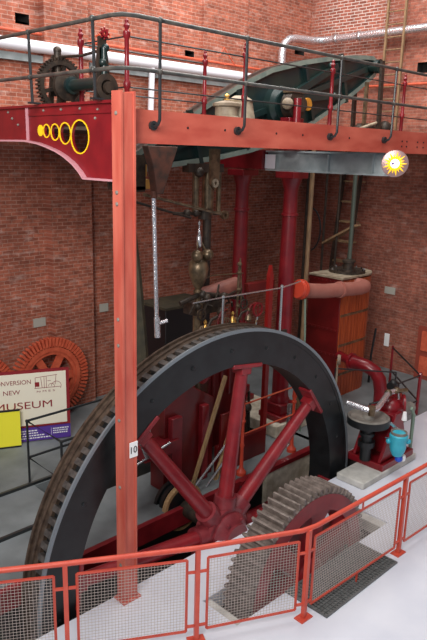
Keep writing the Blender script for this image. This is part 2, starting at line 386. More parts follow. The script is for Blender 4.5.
# grey cross beam over the columns
t = thing('cross_beam', (9.68, 7.4, 5.12), 'grey painted steel beam under the girder, its end beside the lamp', 'beam')
G().box(9.6, 9.76, 5.85, 8.45, 5.46, 5.49).box(9.6, 9.76, 5.85, 8.45, 5.12, 5.15).box(9.67, 9.69, 5.85, 8.45, 5.15, 5.46).build('i_section', 'grey_beam', t)
G().box(9.61, 9.67, 7.0, 7.015, 5.15, 5.46).box(9.61, 9.67, 6.1, 6.115, 5.15, 5.46).build('stiffener', 'grey_beam', t)
G().box(9.59, 9.6, 8.2, 8.45, 5.16, 5.42).build('end_plate', 'white_duct', t)
tag(G().box(9.52, 9.86, 8.46, 9.6, 5.14, 5.5).build('entablature_beam', 'deep_red', bevel=.01), 'dark red entablature block between the grey beam and the far column', 'beam')

def column(x, y, z0, label):
    t = thing('cast_column', (x, y, z0), label, 'column', 'red cast-iron columns under the beam')
    G().lathe([(.2, .32), (.2, .38), (.175, .44), (.165, .5), (.158, 2.4), (.138, 4.3 - z0), (.165, 4.31 - z0), (.165, 4.35 - z0), (.138, 4.36 - z0), (.135, 4.8 - z0), (.19, 4.97 - z0), (.2, 5.0 - z0)], (x, y, z0), n=28).build('shaft', 'deep_red', t)
    G().box(x - .22, x + .22, y - .22, y + .22, z0 + 5.0 - z0, z0 + 5.12 - z0).build('capital', 'deep_red', t, bevel=.01)
    G().box(x - .3, x + .3, y - .3, y + .3, z0, z0 + .12).box(x - .23, x + .23, y - .23, y + .23, z0 + .12, z0 + .33).build('pedestal', 'deep_red', t, bevel=.02)
column(9.68, 7.85, .25, 'near dark red column under the grey beam, right of the other one')
column(9.7, 9.12, .25, 'far dark red column left of the other, behind the governor machinery')
structure(G().box(8.1, 9.75, 6.75, 6.85, -.75, -.06).build('trim_8', 'concrete'))
structure(G().box(7.2, 9.75, 6.6, 6.75, -.78, -.62).build('trim_9', 'wheel_red'))
tag(G().box(9.2, 10.2, 7.5, 9.6, 0, .25).build('column_base_slab', 'concrete', bevel=.02), 'low concrete slab beneath the two red columns', 'slab')

# ================================================================== FLYWHEEL
FX, FZ, FY = 6.21, -.05, 5.9
t = thing('flywheel', (FX, FY + .2, FZ - 3.1), 'huge black-rimmed flywheel with red spokes and a toothed edge', 'flywheel')
rim = G().ring((FX, FY + .02, FZ), (0, 1, 0), 2.58, 3.03, .44, 180).ring((FX, FY + .012, FZ), (0, 1, 0), 3.0, 3.07, .02, 180).build('rim', 'black_paint', t)
G().ring((FX, FY + .005, FZ), (0, 1, 0), 3.06, 3.105, .03, 180).build('edge_strip', 'rim_edge', rim)
g = G().ring((FX, FY + .03, FZ), (0, 1, 0), 3.0, 3.03, .16, 132)
NT = 132
for k in range(NT):
    w = 2 * PI * k / NT; u = Vector((math.cos(w), 0, math.sin(w))); p = Vector((FX, FY + .03, FZ)) + u * 3.055
    g.bar(p, p + Vector((0, .16, 0)), .075, .08, up=u)
g.build('toothed_band', 'tooth_dark', rim)
G().ring((FX, FY + .19, FZ), (0, 1, 0), 3.0, 3.08, .075, 180).ring((FX, FY + .265, FZ), (0, 1, 0), 3.0, 3.105, .035, 180).ring((FX, FY + .3, FZ), (0, 1, 0), 3.0, 3.07, .08, 180).ring((FX, FY + .38, FZ), (0, 1, 0), 3.0, 3.105, .035, 180).ring((FX, FY + .415, FZ), (0, 1, 0), 3.0, 3.06, .065, 180).build('tread', 'rim_brown', rim)
for k in range(24):
    w = 2 * PI * k / 24; c = Vector((FX + 2.82 * math.cos(w), FY + .02, FZ + 2.82 * math.sin(w)))
    G().lathe([(.03, 0), (.03, .012), (.015, .02)], c, (0, -1, 0), n=8).build('rim_bolt', 'black_paint', rim)
YM = FY + .12
for k in range(8):
    w = math.radians(82.5 + 45 * k); u = Vector((math.cos(w), 0, math.sin(w))); v = Vector((-math.sin(w), 0, math.cos(w))); c = Vector((FX, YM, FZ))
    sp = G().tube([c + u * .3, c + u * .42, c + u * .5, c + u * 1.4, c + u * 2.4, c + u * 2.52], [.135, .135, .118, .106, .094, .094], n=18).build('spoke', 'wheel_red', t)
    G().bar(c + u * 2.555 - v * .3, c + u * 2.555 + v * .3, .24, .06, up=u).bar(c + u * 2.42, c + u * 2.53, .2, .2, up=v).build('spoke_flange', 'wheel_red', sp, bevel=.01)
g = G().ring((FX, YM - .16, FZ), (0, 1, 0), .16, .4, .32, 40)
for k in range(8):
    w = math.radians(82.5 + 45 * k); u = Vector((math.cos(w), 0, math.sin(w))); c = Vector((FX, YM, FZ))
    g.cyl(c + u * .25, c + u * .55, .175, .165, n=18)
g.lathe([(.34, 0), (.34, .05), (.28, .12), (.22, .16), (.22, .2)], (FX, YM - .14, FZ), (0, -1, 0), n=32)
hub = g.build('hub', 'hub_red', t)
for k in range(6):
    w = PI / 3 * k; G().lathe([(.03, 0), (.03, .03), (.015, .04)], (FX + .27 * math.cos(w), YM - .26, FZ + .27 * math.sin(w)), (0, -1, 0), n=6).build('hub_bolt', 'hub_red', hub)
G().cyl((FX, 5.86, FZ), (FX, 6.85, FZ), .12, n=24).build('shaft', 'old_iron', t)

# ================================================================== PINION GEAR
GX, GZ, GY = 6.41, -.13, 4.49
t = thing('spur_gear', (GX, GY + .22, GZ - 1.27), 'large dark red gear wheel with broad grey teeth standing in the floor pit', 'gear')
g = G().ring((GX, GY, GZ), (0, 1, 0), 1.06, 1.18, .44, 144)
for k in range(68):
    w = math.radians(360 / 68 * k); u = Vector((math.cos(w), 0, math.sin(w))); v = Vector((-math.sin(w), 0, math.cos(w))); c = Vector((GX, GY, GZ))
    vs = []
    for y in (0, .44):
        for r, h in ((1.17, .03), (1.25, .02), (1.262, .013)):
            for sgn in (-1, 1): vs.append(c + u * r + v * h * sgn + Vector((0, y, 0)))
    g.add(vs, [(0, 2, 3, 1), (2, 4, 5, 3), (6, 7, 9, 8), (8, 9, 11, 10), (0, 6, 8, 2), (2, 8, 10, 4), (4, 10, 11, 5), (5, 11, 9, 3), (3, 9, 7, 1)])
g.build('toothed_ring', 'tooth_grey', t)
G().ring((GX, GY - .004, GZ), (0, 1, 0), .94, 1.165, .05, 96).ring((GX, GY + .18, GZ), (0, 1, 0), .9, 1.08, .1, 96).build('ring_face', 'wheel_red', t)
for k in range(6):
    w = math.radians(18 + 60 * k); u = Vector((math.cos(w), 0, math.sin(w))); v = Vector((-math.sin(w), 0, math.cos(w))); c = Vector((GX, GY + .05, GZ))
    pts = [(.2, .16), (.5, .12), (.8, .15), (.98, .3)]
    vs = []
    for y in (0, .16):
        for r, h in pts:
            for sgn in (-1, 1): vs.append(c + u * r + v * h * sgn + Vector((0, y, 0)))
    f = []
    for i in range(3):
        a = 2 * i; f += [(a, a + 2, a + 3, a + 1), (8 + a, 8 + a + 1, 8 + a + 3, 8 + a + 2), (a, 8 + a, 8 + a + 2, a + 2), (a + 1, a + 3, 8 + a + 3, 8 + a + 1)]
    f += [(0, 1, 9, 8), (6, 14, 15, 7)]
    G().add(vs, f).bar(c + u * .2 + Vector((0, .2, 0)), c + u * 1.0 + Vector((0, .2, 0)), .06, .36, up=(0, 1, 0)).build('arm', 'wheel_red', t)
G().lathe([(.26, 0), (.26, .05), (.2, .1), (.13, .12)], (GX, GY + .06, GZ), (0, -1, 0), n=32).ring((GX, GY + .02, GZ), (0, 1, 0), .1, .26, .4, 32).build('hub', 'wheel_red', t)
G().cyl((GX, GY - .04, GZ), (GX, GY + .46, GZ), .1, n=20).build('shaft', 'old_iron', t)

# floor grating
g = G()
gx0, gx1, gy0, gy1 = 5.77, 7.36, 3.77, 4.38
n = 30
for i in range(n + 1): x = gx0 + (gx1 - gx0) * i / n; g.box(x - .006, x + .006, gy0, gy1, .002, .022)
for i in range(13): y = gy0 + (gy1 - gy0) * i / 12; g.box(gx0, gx1, y - .006, y + .006, .002, .02)
t = thing('floor_grating', (6.56, 4.07, 0), 'dark rectangular floor grating beside the gear pit', 'grating')
g.build('grid', 'grate', t)
G().box(gx0, gx1, gy0, gy1, .0, .003).build('backing', 'grate_floor', t)
G().box(gx0 - .02, gx1 + .02, gy0 - .02, gy0, 0, .024).box(gx0 - .02, gx1 + .02, gy1, gy1 + .02, 0, .024).box(gx0 - .02, gx0, gy0, gy1, 0, .024).box(gx1, gx1 + .02, gy0, gy1, 0, .024).build('edge_frame', 'grate', t)

# ================================================================== FRONT GUARD RAIL
PO = [(1.95, 6.0), (3.11, 5.28), (4.34, 4.55), (5.55, 3.95), (7.6, 3.87), (9.7, 3.79)]
HR = 1.2
t = thing('guard_rail', (5.5, 4.4, 0), 'bright orange-red guard rail with wire mesh panels in the foreground', 'railing')
pts = []
for i, (x, y) in enumerate(PO):
    if i == 3: pts += [lerp((*PO[2], HR), (*PO[3], HR), .93), (5.56, 3.97, HR), lerp((*PO[3], HR), (*PO[4], HR), .06)]
    else: pts.append((x, y, HR))
G().tube(pts, .03, n=12).build('handrail', 'rail_red', t)
for i, (x, y) in enumerate(PO[:-1]):
    q = PO[i + 1]; d = Vector((q[0] - x, q[1] - y, 0)); Lh = d.length; d.normalize()
    if 0 < i < 6:
        G().bar((x, y, .012), (x, y, HR), .05, .05, up=d).build('post', 'rail_red', t)
        G().bar((x, y, 0), (x, y, .015), .13, .2, up=d).build('foot_plate', 'rail_red', t)
    p0 = Vector((x, y, 0)) + d * .12; p1 = Vector((q[0], q[1], 0)) - d * .12
    z0, z1 = .14, 1.06
    g = G()
    for a, b in (((p0, z0), (p1, z0)), ((p0, z1), (p1, z1)), ((p0, z0), (p0, z1)), ((p1, z0), (p1, z1))):
        g.bar((a[0].x, a[0].y, a[1]), (b[0].x, b[0].y, b[1]), .022, .022, up=(0, 0, 1))
    for z in (.2, .9):
        g.bar((x, y, z), (p0.x, p0.y, z), .025, .025); g.bar((p1.x, p1.y, z), (q[0], q[1], z), .025, .025)
    if i in (3, 4): pm = p0.lerp(p1, .52); g.bar((pm.x, pm.y, 1.06), (pm.x, pm.y, 1.18), .016, .016, up=d); g.bar((pm.x, pm.y, .0), (pm.x, pm.y, .14), .02, .02, up=d)
    fr = g.build('panel_frame', 'rail_red', t)
    g = G(); LL = (p1 - p0).length; nn = int(LL / .036); nz = int((z1 - z0) / .036); r = .0035
    for k in range(1, nn): c = p0 + d * (LL * k / nn); g.bar((c.x, c.y, z0), (c.x, c.y, z1), r, r, up=d)
    for k in range(1, nz): z = z0 + (z1 - z0) * k / nz; g.bar((p0.x, p0.y, z), (p1.x, p1.y, z), r, r)
    g.build('wire_mesh', 'wire', fr)

# ================================================================== GALLERY HANDRAILS (outer, black)
t = thing('gallery_railing', (4.15, 5.6, 5.6), 'black tubular handrail around the outside of the gallery', 'railing')
RX, RY = 4.15, 5.6
for z, r in ((6.72, .022), (6.22, .022)):
    G().tube([(RX, 10.5, z + .03), (RX, 7, z + .01), (RX, RY + .18, z), (RX + .05, RY + .06, z), (RX + .18, RY, z), (14.7, RY, z)], r, n=10).build('rail', 'iron_rail', t)
for x in (4.63, 5.95, 7.85, 9.28, 11.0):
    st = G().tube([(x, RY, 6.72), (x, RY, 5.85), (x, RY, 5.74), (x, RY + .03, 5.69), (x, RY + .08, 5.67), (x, RY + .13, 5.68)], .018, n=8).build('stanchion', 'black_rail', t)
    for z in (6.72, 6.22): G().ball((x, RY, z), .034, 10).build('rail_knuckle', 'iron_rail', st)
    G().ring((x, RY + .09, 5.68), (0, 1, 0), .02, .05, .04, 12).build('fixing', 'black_rail', st)
for y in (6.12, 7.45, 8.8):
    st = G().box(RX - .03, RX + .12, y - .03, y + .03, 5.93, 5.95).tube([(RX, y, 6.74), (RX + .02, y, 5.94)], .018, n=8).build('stanchion', 'black_rail', t)
    for z in (6.73, 6.23): G().ball((RX, y, z), .034, 10).build('rail_knuckle', 'iron_rail', st)

# inner red fence posts with thin rails
def fence(name, posts, base, top, label, rails, line, mt='deep_red'):
    t = thing(name, (posts[0][0], posts[0][1], base), label, 'fence')
    for x, y in posts:
        H = top - base
        p = G().lathe([(.055, 0), (.055, .03), (.036, .05), (.032, H * .3), (.045, H * .32), (.045, H * .37), (.03, H * .39), (.028, H * .8), (.045, H * .82), (.045, H * .87), (.02, H * .89), (.04, H * .93), (.02, H * .955), (.026, H * .98), (.004, H)], (x, y, base), n=14).build('fence_post', mt, t)
    for z in rails: G().tube([(a, b, z) for a, b in line], .011, n=6).build('rod', 'black_rail', t)
    return t
fence('inner_fence', [(5.1, 6.8), (7.2, 6.8), (9.3, 6.8), (11.6, 6.8)], 5.8, 6.95, 'dark red spindle posts with thin rods along the front of the beam opening',
      (6.75, 6.17), [(5.1, 7.7), (5.1, 6.8), (14.6, 6.8)])
fence('inner_fence', [(5.1, 7.8), (7.35, 7.8)], 5.8, 6.95, 'dark red spindle posts behind the winch, in front of the white pipe', (6.75, 6.17), [(5.1, 7.8), (7.35, 7.8)])

# ================================================================== WINCH on the left gallery
t = thing('hand_winch', (4.95, 7.5, 5.8), 'old iron winch with a toothed wheel and a dark blue shaft on the gallery', 'winch')
wx, wz = 4.93, 6.22
g = G().ring((wx, 8.0, wz), (0, 1, 0), .27, .33, .07, 60)
for k in range(44):
    w = 2 * PI * k / 44; u = Vector((math.cos(w), 0, math.sin(w))); c = Vector((wx, 8.0, wz)) + u * .345
    g.bar(c, c + Vector((0, .07, 0)), .024, .04, up=u)
for k in range(6):
    w = PI / 3 * k + .3; u = Vector((math.cos(w), 0, math.sin(w))); c = Vector((wx, 8.035, wz)); g.bar(c, c + u * .29, .05, .03, up=(0, 1, 0))
g.build('gear_wheel', 'old_iron', t)
G().lathe([(.19, 0), (.19, .06), (.13, .08)], (wx, 7.93, wz), (0, -1, 0), n=28).build('disc', 'old_iron', t)
G().cyl((wx, 7.1, wz), (wx, 8.2, wz), .075, n=18).lathe([(.075, 0), (.11, .01), (.11, .06), (.075, .07)], (wx, 7.8, wz), (0, -1, 0), n=18).build('shaft', 'beam_green', t)
for y in (7.05, 8.12):
    G().prism([(wx - .15, 5.8), (wx - .08, 5.8), (wx - .03, 6.5), (wx + .03, 6.5), (wx + .08, 5.8), (wx + .15, 5.8), (wx + .06, 6.62), (wx - .06, 6.62)], 'y', y, y + .05).box(wx - .05, wx + .05, y, y + .05, 6.1, 6.75 if y < 8 else 6.5).build('side_frame', 'old_iron', t)
g = G().ring((wx + .02, 6.95, 6.16), (0, 1, 0), .0, .07, .05, 20).ring((wx, 6.97, 6.16), (0, 1, 0), .09, .16, .03, 24)
g.build('crank_wheel', 'old_iron', t)
g = G().ring((wx, 7.0, 6.78), (0, 1, 0), .02, .045, .04, 14)
for k in range(8):
    w = PI / 4 * k; g.ball((wx + .06 * math.cos(w), 7.02, 6.78 + .06 * math.sin(w)), .016, 6)
g.build('ratchet', 'deep_red', t)
G().tube([(wx, 7.05, 6.6), (wx + .05, 7.6, 6.58), (wx, 8.15, 6.6)], .018).cyl((wx, 8.1, 6.4), (wx, 8.1, 6.66), .05, n=10).ball((wx, 8.1, 6.68), .055).build('tie_bar', 'old_iron', t)
G().ball((wx + .02, 7.03, 6.62), .05).cyl((wx, 7.03, 6.3), (wx, 7.03, 6.62), .04, n=10).ball((wx - .02, 7.03, 6.45), .05).build('bearing', 'beam_green', t)

# ================================================================== ROCKING BEAM
BX, BZ, BY = 9.45, 6.28, 8.2
t = thing('rocking_beam', (BX, BY, 5.6), 'great dark green cast-iron rocking beam of the engine, tilted up to the right', 'beam')
sl = math.radians(18); ux = Vector((math.cos(sl), 0, math.sin(sl))); uz = Vector((-math.sin(sl), 0, math.cos(sl)))
prof = [(-3.62, .12), (-3.3, .17), (-2.6, .3), (-1.8, .46), (-.9, .59), (0, .66), (.9, .6), (1.7, .5), (2.4, .38), (2.9, .28), (3.2, .2), (3.32, .1)]
up_ = [(s, h) for s, h in prof]; 
C0 = Vector((BX, BY, BZ))
def BP(s, h, y=0): p = C0 + ux * s + uz * h; return (p.x, p.z)
poly = [BP(s, h) for s, h in up_] + [BP(s, -h) for s, h in reversed(up_)]
web = G().prism(poly, 'y', BY - .06, BY + .06).build('web', 'beam_green', t)
FL = {1: (0, 3), -1: (0, 3)}
def strip(sgn):
    g = G()
    for (s0, h0), (s1, h1) in zip(up_[:-1], up_[1:]):
        a0, a1 = BP(s0, sgn * h0), BP(s1, sgn * h1); b0, b1 = BP(s0, sgn * (h0 - .085)), BP(s1, sgn * (h1 - .085))
        vs = [(p[0], y, p[1]) for y in (BY - .13, BY + .13) for p in (a0, a1, b1, b0)]
        g.add(vs, [(0, 1, 2, 3), (7, 6, 5, 4)], 0); g.add(vs, [(0, 4, 5, 1), (3, 2, 6, 7), (0, 3, 7, 4), (1, 5, 6, 2)], 1)
    return g
strip(1).build('top_flange', ['beam_edge', 'beam_green'], t, sharp=50); strip(-1).build('bottom_flange', ['beam_edge', 'beam_green'], t, sharp=50)
g = G()
for s in (-1, 1):
    p = BP(-2.9, 0); q = BP(2.9, 0)
g.bar((p[0], BY - .1, p[1]), (q[0], BY - .1, q[1]), .1, .1)
g.build('centre_rib', 'beam_green', t)
for s in (-2.1, -.95, .95, 2.1):
    h = .52 if abs(s) > 1.5 else .56; a, b = BP(s, h - .05), BP(s, -h + .05)
    G().bar((a[0], BY - .1, a[1]), (b[0], BY - .1, b[1]), .08, .08).build('cross_rib', 'beam_green', t)
for s in (1, -1):
    a, b = BP(.2, .05), BP(1.9, .28 * s); G().bar((a[0], BY - .12, a[1]), (b[0], BY - .12, b[1]), .1, .12).ball((b[0] - .25, BY - .16, b[1] - .02), .06, 10).build('diagonal_rib', 'beam_green', t)
a = BP(0, 0)
G().lathe([(.34, 0), (.34, .16), (.26, .22), (.26, .26)], (a[0], BY - .05, a[1]), (0, -1, 0), n=32).build('boss', 'beam_green', t)
G().cyl((a[0], 7.5, a[1]), (a[0], 8.9, a[1]), .12, n=24).build('trunnion', 'old_iron', t)
for s, n_ in ((-3.5, 'l'), (3.15, 'r')):
    a = BP(s, 0); G().lathe([(.14, -.3), (.14, -.22), (.11, -.2), (.11, .2), (.14, .22), (.14, .3)], (a[0], BY, a[1]), (0, 1, 0), n=20).build('end_pin', 'beam_green', t)
# trunnion bearings
for y, lab in ((7.62, 'red bearing pedestal with an amber disc in front of the rocking beam'), (8.72, 'red bearing pedestal on the far side of the rocking beam')):
    t = thing('trunnion_bearing', (BX, y + .1, 5.5), lab, 'bearing')
    a = BP(0, 0)
    G().box(a[0] - .2, a[0] + .2, y, y + .22, 5.8 if False else 5.5, a[1] - .22).build('pedestal', 'deep_red', t, bevel=.015)
    G().cyl((a[0] - .08, y - .06, 5.6), (a[0] - .08, y - .06, a[1] + .1), .07, n=14).build('pillar', 'deep_red', t)
    G().ring((a[0], y, a[1]), (0, 1, 0), .12, .23, .2, 28).build('bearing_ring', 'old_iron', t)
    if y < 8: G().cyl((a[0] + .2, y - .08, a[1] + .02), (a[0] + .2, y - .04, a[1] + .02), .11, n=24).build('disc', 'amber', t)
    if y < 8: G().ball((a[0] - .3, y - .02, a[1]), .1, 16).build('grease_cup', 'pale_iron', t)
    G().box(a[0] - .16, a[0] + .16, y - .02, y + .22, a[1] + .2, a[1] + .26).build('cap', 'bronze', t)

# pale casting seen behind the left half of the beam
t = thing('valve_casing', (7.55, 7.5, 5.8), 'pale dusty round casting in front of the left half of the beam', 'casing')
G().lathe([(.2, 0), (.23, .04), (.23, .14), (.18, .18), (.18, .3), (.22, .32), (.22, .36), (.08, .4), (.02, .41)], (7.5, 7.45, 5.8), n=28).build('drum', 'pale_iron', t)
G().lathe([(.24, 0), (.26, .1), (.2, .4), (.22, .43), (.1, .5)], (7.85, 7.5, 5.8), n=24).build('drum', 'pale_iron', t)
G().box(7.2, 8.2, 7.2, 7.75, 5.72, 5.8).build('base', 'old_iron', t)
G().lathe([(.03, 0), (.05, .02), (.03, .06), (.045, .08), (.01, .11)], (7.5, 7.45, 6.2), n=12).build('nozzle', 'brass', t)

# ================================================================== CONNECTING ROD, FORK AND MOTION UNDER THE BEAM'S LEFT END
a = BP(-3.5, 0)
t = thing('connecting_rod', (6.1, 8.2, .1), 'weathered timber connecting rod hanging behind the orange-red post', 'rod')
G().tube([(6.12, 8.2, 5.0), (6.3, 8.2, 3.4), (6.42, 8.2, 2.2), (6.5, 8.2, .3)], [.07, .1, .105, .07], n=8).build('shaft', 'mossy', t)
G().box(a[0] - .11, a[0] + .11, 7.86, 7.9, 4.85, a[1] + .16).box(a[0] - .11, a[0] + .11, 8.5, 8.54, 4.85, a[1] + .16).box(a[0] - .1, a[0] + .1, 7.86, 8.54, 4.82, 4.9).build('fork', 'old_iron', t)
G().box(6.22, 6.4, 7.96, 8.1, 4.85, 5.0).box(6.2, 6.34, 7.96, 8.1, 5.04, 5.22).build('wedge_block', 'brass', t, bevel=.01)
tag(G().prism([(6.03, 5.49), (6.6, 5.49), (6.48, 5.2), (6.32, 4.8), (6.2, 4.8), (6.13, 5.2)], 'y', 7.55, 7.7).cyl((6.2, 7.62, 4.74), (6.2, 7.62, 4.84), .05, n=12).build('hanger_bracket', 'rust_brown', bevel=.01), 'rusty triangular hanger tapering down below the girder, beside the orange-red post', 'bracket')
t = thing('silver_rod', (6.55, 7.65, 2.4), 'bright silver vertical rod below the rusty hanger', 'rod')
G().tube([(6.19, 7.62, 4.76), (6.27, 7.62, 2.65)], .036, n=14).build('shaft', 'foil', t)
G().cyl((6.265, 7.62, 2.9), (6.28, 7.62, 2.58), .05, n=14).cyl((6.28, 7.62, 2.8), (6.42, 7.55, 2.84), .03, n=8).build('coupling', 'foil', t)
t = thing('radius_rod', (7.0, 7.75, 4.4), 'long slim rod with an eye at its right end, crossing the bronze guide rods', 'rod')
G().tube([(6.1, 7.75, 4.79), (7.78, 7.75, 4.42)], .022, n=8).build('rod', 'bronze', t)
G().tube([(5.95, 7.9, 4.7), (7.2, 7.9, 4.38)], .02, n=8).build('rear_rod', 'old_iron', t)
G().ring((7.83, 7.72, 4.41), (0, 1, 0), .03, .075, .06, 20).build('eye', 'bronze', t)

# guide rods and governor column
t = thing('pump_rod_guides', (7.6, 8.2, 4.3), 'bronze guide rods and crosshead hanging below the beam above the governor', 'guides')
for x, y, z0, r in ((7.48, 8.1, 4.4, .06), (7.76, 8.1, 4.4, .1), (8.02, 8.1, 4.4, .045)):
    G().cyl((x, y, z0), (x, y, 5.12), r, n=14).build('guide_rod', 'bronze', t)
G().box(7.25, 8.05, 8.02, 8.18, 5.1, 5.24).ball((7.5, 8.05, 5.1), .09).ball((7.85, 8.05, 5.12), .08).build('crosshead', 'old_iron', t)
G().tube([(7.0, 8.1, 4.44), (8.1, 8.1, 4.4)], .03).ball((7.25, 8.05, 4.44), .07).ball((7.45, 8.05, 4.43), .06).cyl((7.7, 8.1, 4.32), (7.7, 8.1, 4.5), .11, n=14).build('lower_crosshead', 'old_iron', t)
G().prism([(7.44, 5.48), (7.66, 5.48), (7.65, 4.92), (7.56, 4.82), (7.46, 4.92)], 'y', 7.72, 7.76).build('link_plate', 'bronze', t)
G().ring((7.555, 7.7, 4.94), (0, 1, 0), .03, .07, .02, 16).build('link_eye', 'pale_iron', t)
G().cyl((7.76, 8.1, 3.15), (7.76, 8.1, 4.4), .075, n=14).build('lower_rod', 'old_iron', t)

t = thing('governor', (7.62, 7.8, .2), 'dark bronze ball governor with an urn-shaped weight on a slender column', 'governor')
gx, gy = 7.3, 7.8
G().lathe([(.11, 0), (.11, .05), (.085, .1), (.08, 2.55), (.09, 2.6), (.09, 2.65), (.05, 2.7), (.05, 2.8)], (gx, gy, .3), n=16).build('column', 'bronze', t)
G().lathe([(.03, 3.1), (.08, 3.13), (.08, 3.17), (.05, 3.2), (.08, 3.24), (.15, 3.42), (.175, 3.55), (.15, 3.66), (.08, 3.72), (.05, 3.74), (.04, 3.8)], (gx, gy, 0), n=24).build('weight', 'bronze', t)
for s in (-1, 1):
    p = Vector((gx + .12 * s, gy - .09, 3.78)); G().ball(p, .1, 16).tube([p, (gx + .03 * s, gy, 4.02)], .014, n=6).build('ball', 'bronze', t)
G().lathe([(.035, 3.9), (.05, 3.94), (.045, 4.08), (.02, 4.12), (.03, 4.16), (.012, 4.2), (.012, 4.26), (.03, 4.29), (.005, 4.34)], (gx, gy, 0), n=14).build('finial', 'steel', t)
G().tube([(gx, gy, 3.3), (gx + .3, gy - .02, 3.4), (gx + 1.1, gy, 3.35)], .01, n=6).build('link', 'bronze', t)
# valve gear crowd round the governor foot
t = thing('valve_gear', (7.9, 7.7, 2.2), 'tangle of dark levers, handwheels and valve boxes around the governor column', 'valve gear')
random.seed(3)
g = G().tube([(6.9, 7.8, 3.0), (7.3, 7.75, 3.12), (7.9, 7.8, 3.0), (8.4, 7.8, 2.9)], .045, n=10).box(7.2, 7.9, 7.75, 8.05, 2.75, 2.95)
for i in range(9): p = (7.0 + random.random() * 1.1, 7.6 + random.random() * .3, 2.78 + random.random() * .35); g.ball(p, .05 + random.random() * .04, 10)
for i in range(9):
    p = (7.0 + random.random() * 1.0, 7.65, 2.8 + random.random() * .25); q = (p[0] + random.uniform(-.3, .3), 7.7, p[2] + random.uniform(-.25, .25)); g.tube([p, q], .018, n=6)
g.build('lever_group', 'old_iron', t)
g = G().tube([(8.15, 7.7, 2.0), (8.18, 7.7, 3.5)], .022, n=6).tube([(8.3, 7.7, 2.0), (8.24, 7.7, 3.3), (8.2, 7.7, 3.65)], .014, n=6)
for z in (2.5, 2.8, 3.1, 3.4, 3.55): g.ball((8.17, 7.68, z), .045, 8)
g.build('valve_spindle', 'bronze', t)
G().tube([(8.0, 7.5, 2.0), (8.1, 7.5, 2.45)], .02, n=6).tube([(8.35, 7.5, 1.9), (8.5, 7.5, 2.65)], .02, n=6).build('lever', 'steel', t)
random.seed(11)
for i in range(7):
    x = 7.0 + i * .24; z = 2.62 + .1 * (i % 3)
    G().tube([(x, 7.55, 2.25), (x + .03, 7.5, z - .1), (x + .1, 7.5, z), (x + .25, 7.52, z + .02)], .022 + .006 * (i % 2), n=8).build('oil_pipe', ('bronze', 'old_iron', 'lag_red')[i % 3], t)
for x, z, r, m_ in ((7.05, 2.86, .1, 'old_iron'), (7.62, 2.62, .11, 'bronze'), (8.42, 2.75, .13, 'deep_red'), (8.05, 2.9, .09, 'old_iron')):
    G().ring((x, 7.42, z), (0, 1, 0), r * .78, r, .025, 24).bar((x - r * .8, 7.43, z), (x + r * .8, 7.43, z), .015, .015).bar((x, 7.43, z - r * .8), (x, 7.43, z + r * .8), .015, .015).build('small_handwheel', m_, t)
for x, z in ((7.2, 2.5), (7.85, 2.55), (8.25, 2.55)): G().lathe([(.05, 0), (.07, .04), (.05, .1), (.02, .16), (.035, .2), (.01, .24)], (x, 7.5, z), n=14).build('oil_cup', 'brass' if x < 8 else 'bronze', t)
G().cyl((7.55, 8.0, 2.95), (8.35, 7.9, 3.12), .19, .16, n=20).build('barrel', 'dusty_red', t)
G().ball((7.95, 7.45, 2.45), .1).ball((8.15, 7.5, 2.35), .07).ring((7.95, 7.5, 2.5), (0, 1, 0), .12, .15, .03, 20).build('handwheel', 'deep_red', t)
g = G().box(7.5, 8.5, 7.7, 8.1, .25, 2.3)
for i in range(5): g.cyl((7.6 + .2 * i, 7.68, 1.2), (7.6 + .2 * i, 7.68, 2.42), .03, n=8)
g.build('valve_chest', 'lag_red', t)
tag(G().box(8.74, 8.84, 7.46, 7.54, 0, 3.3).prism([(8.74, 3.3), (8.84, 3.3), (8.79, 3.5)], 'y', 7.46, 7.54).build('red_standard', 'upright_red'), 'narrow bright red upright standard left of the near column', 'post')
tag(G().box(8.76, 9.5, 7.98, 8.1, 2.9, 3.08).build('red_tie_beam', 'lag_red', bevel=.01), 'short dark crossbeam between the bright red upright and the near column', 'beam')

# rail over the top of the wheel: thin wire on steel stanchions
t = thing('machine_rail', (8, 7.0, .3), 'thin steel rail on slim stanchions seen above the top of the wheel', 'railing')
G().tube([(6.5, 7.05, 3.2), (7.1, 7.0, 3.22), (8.53, 7.0, 3.2), (9.1, 7.05, 3.24)], .013, n=6).build('rail', 'steel', t)
G().bar((6.6, 7.0, 2.4), (8.7, 7.0, 2.4), .05, .06).bar((7.9, 7.0, 2.4), (7.9, 7.75, 2.3), .05, .05).build('support_bar', 'old_iron', t)
for x in (7.1, 8.53): st = G().cyl((x, 7.0, 2.4), (x, 7.0, 3.2), .022, n=8).build('stanchion', 'steel', t); G().ball((x, 7.0, 3.22), .034, 8).build('knuckle', 'steel', st)

# black hot-well cabinet
t = thing('black_tank', (8.55, 9.8, 0), 'big black box tank with a flat top behind the silver rod', 'tank')
G().box(7.95, 9.15, 9.4, 10.2, 0, 2.42).build('body', 'black', t, bevel=.01)
G().box(7.92, 9.18, 9.37, 10.23, 2.42, 2.47).build('lid', 'mossy', t)

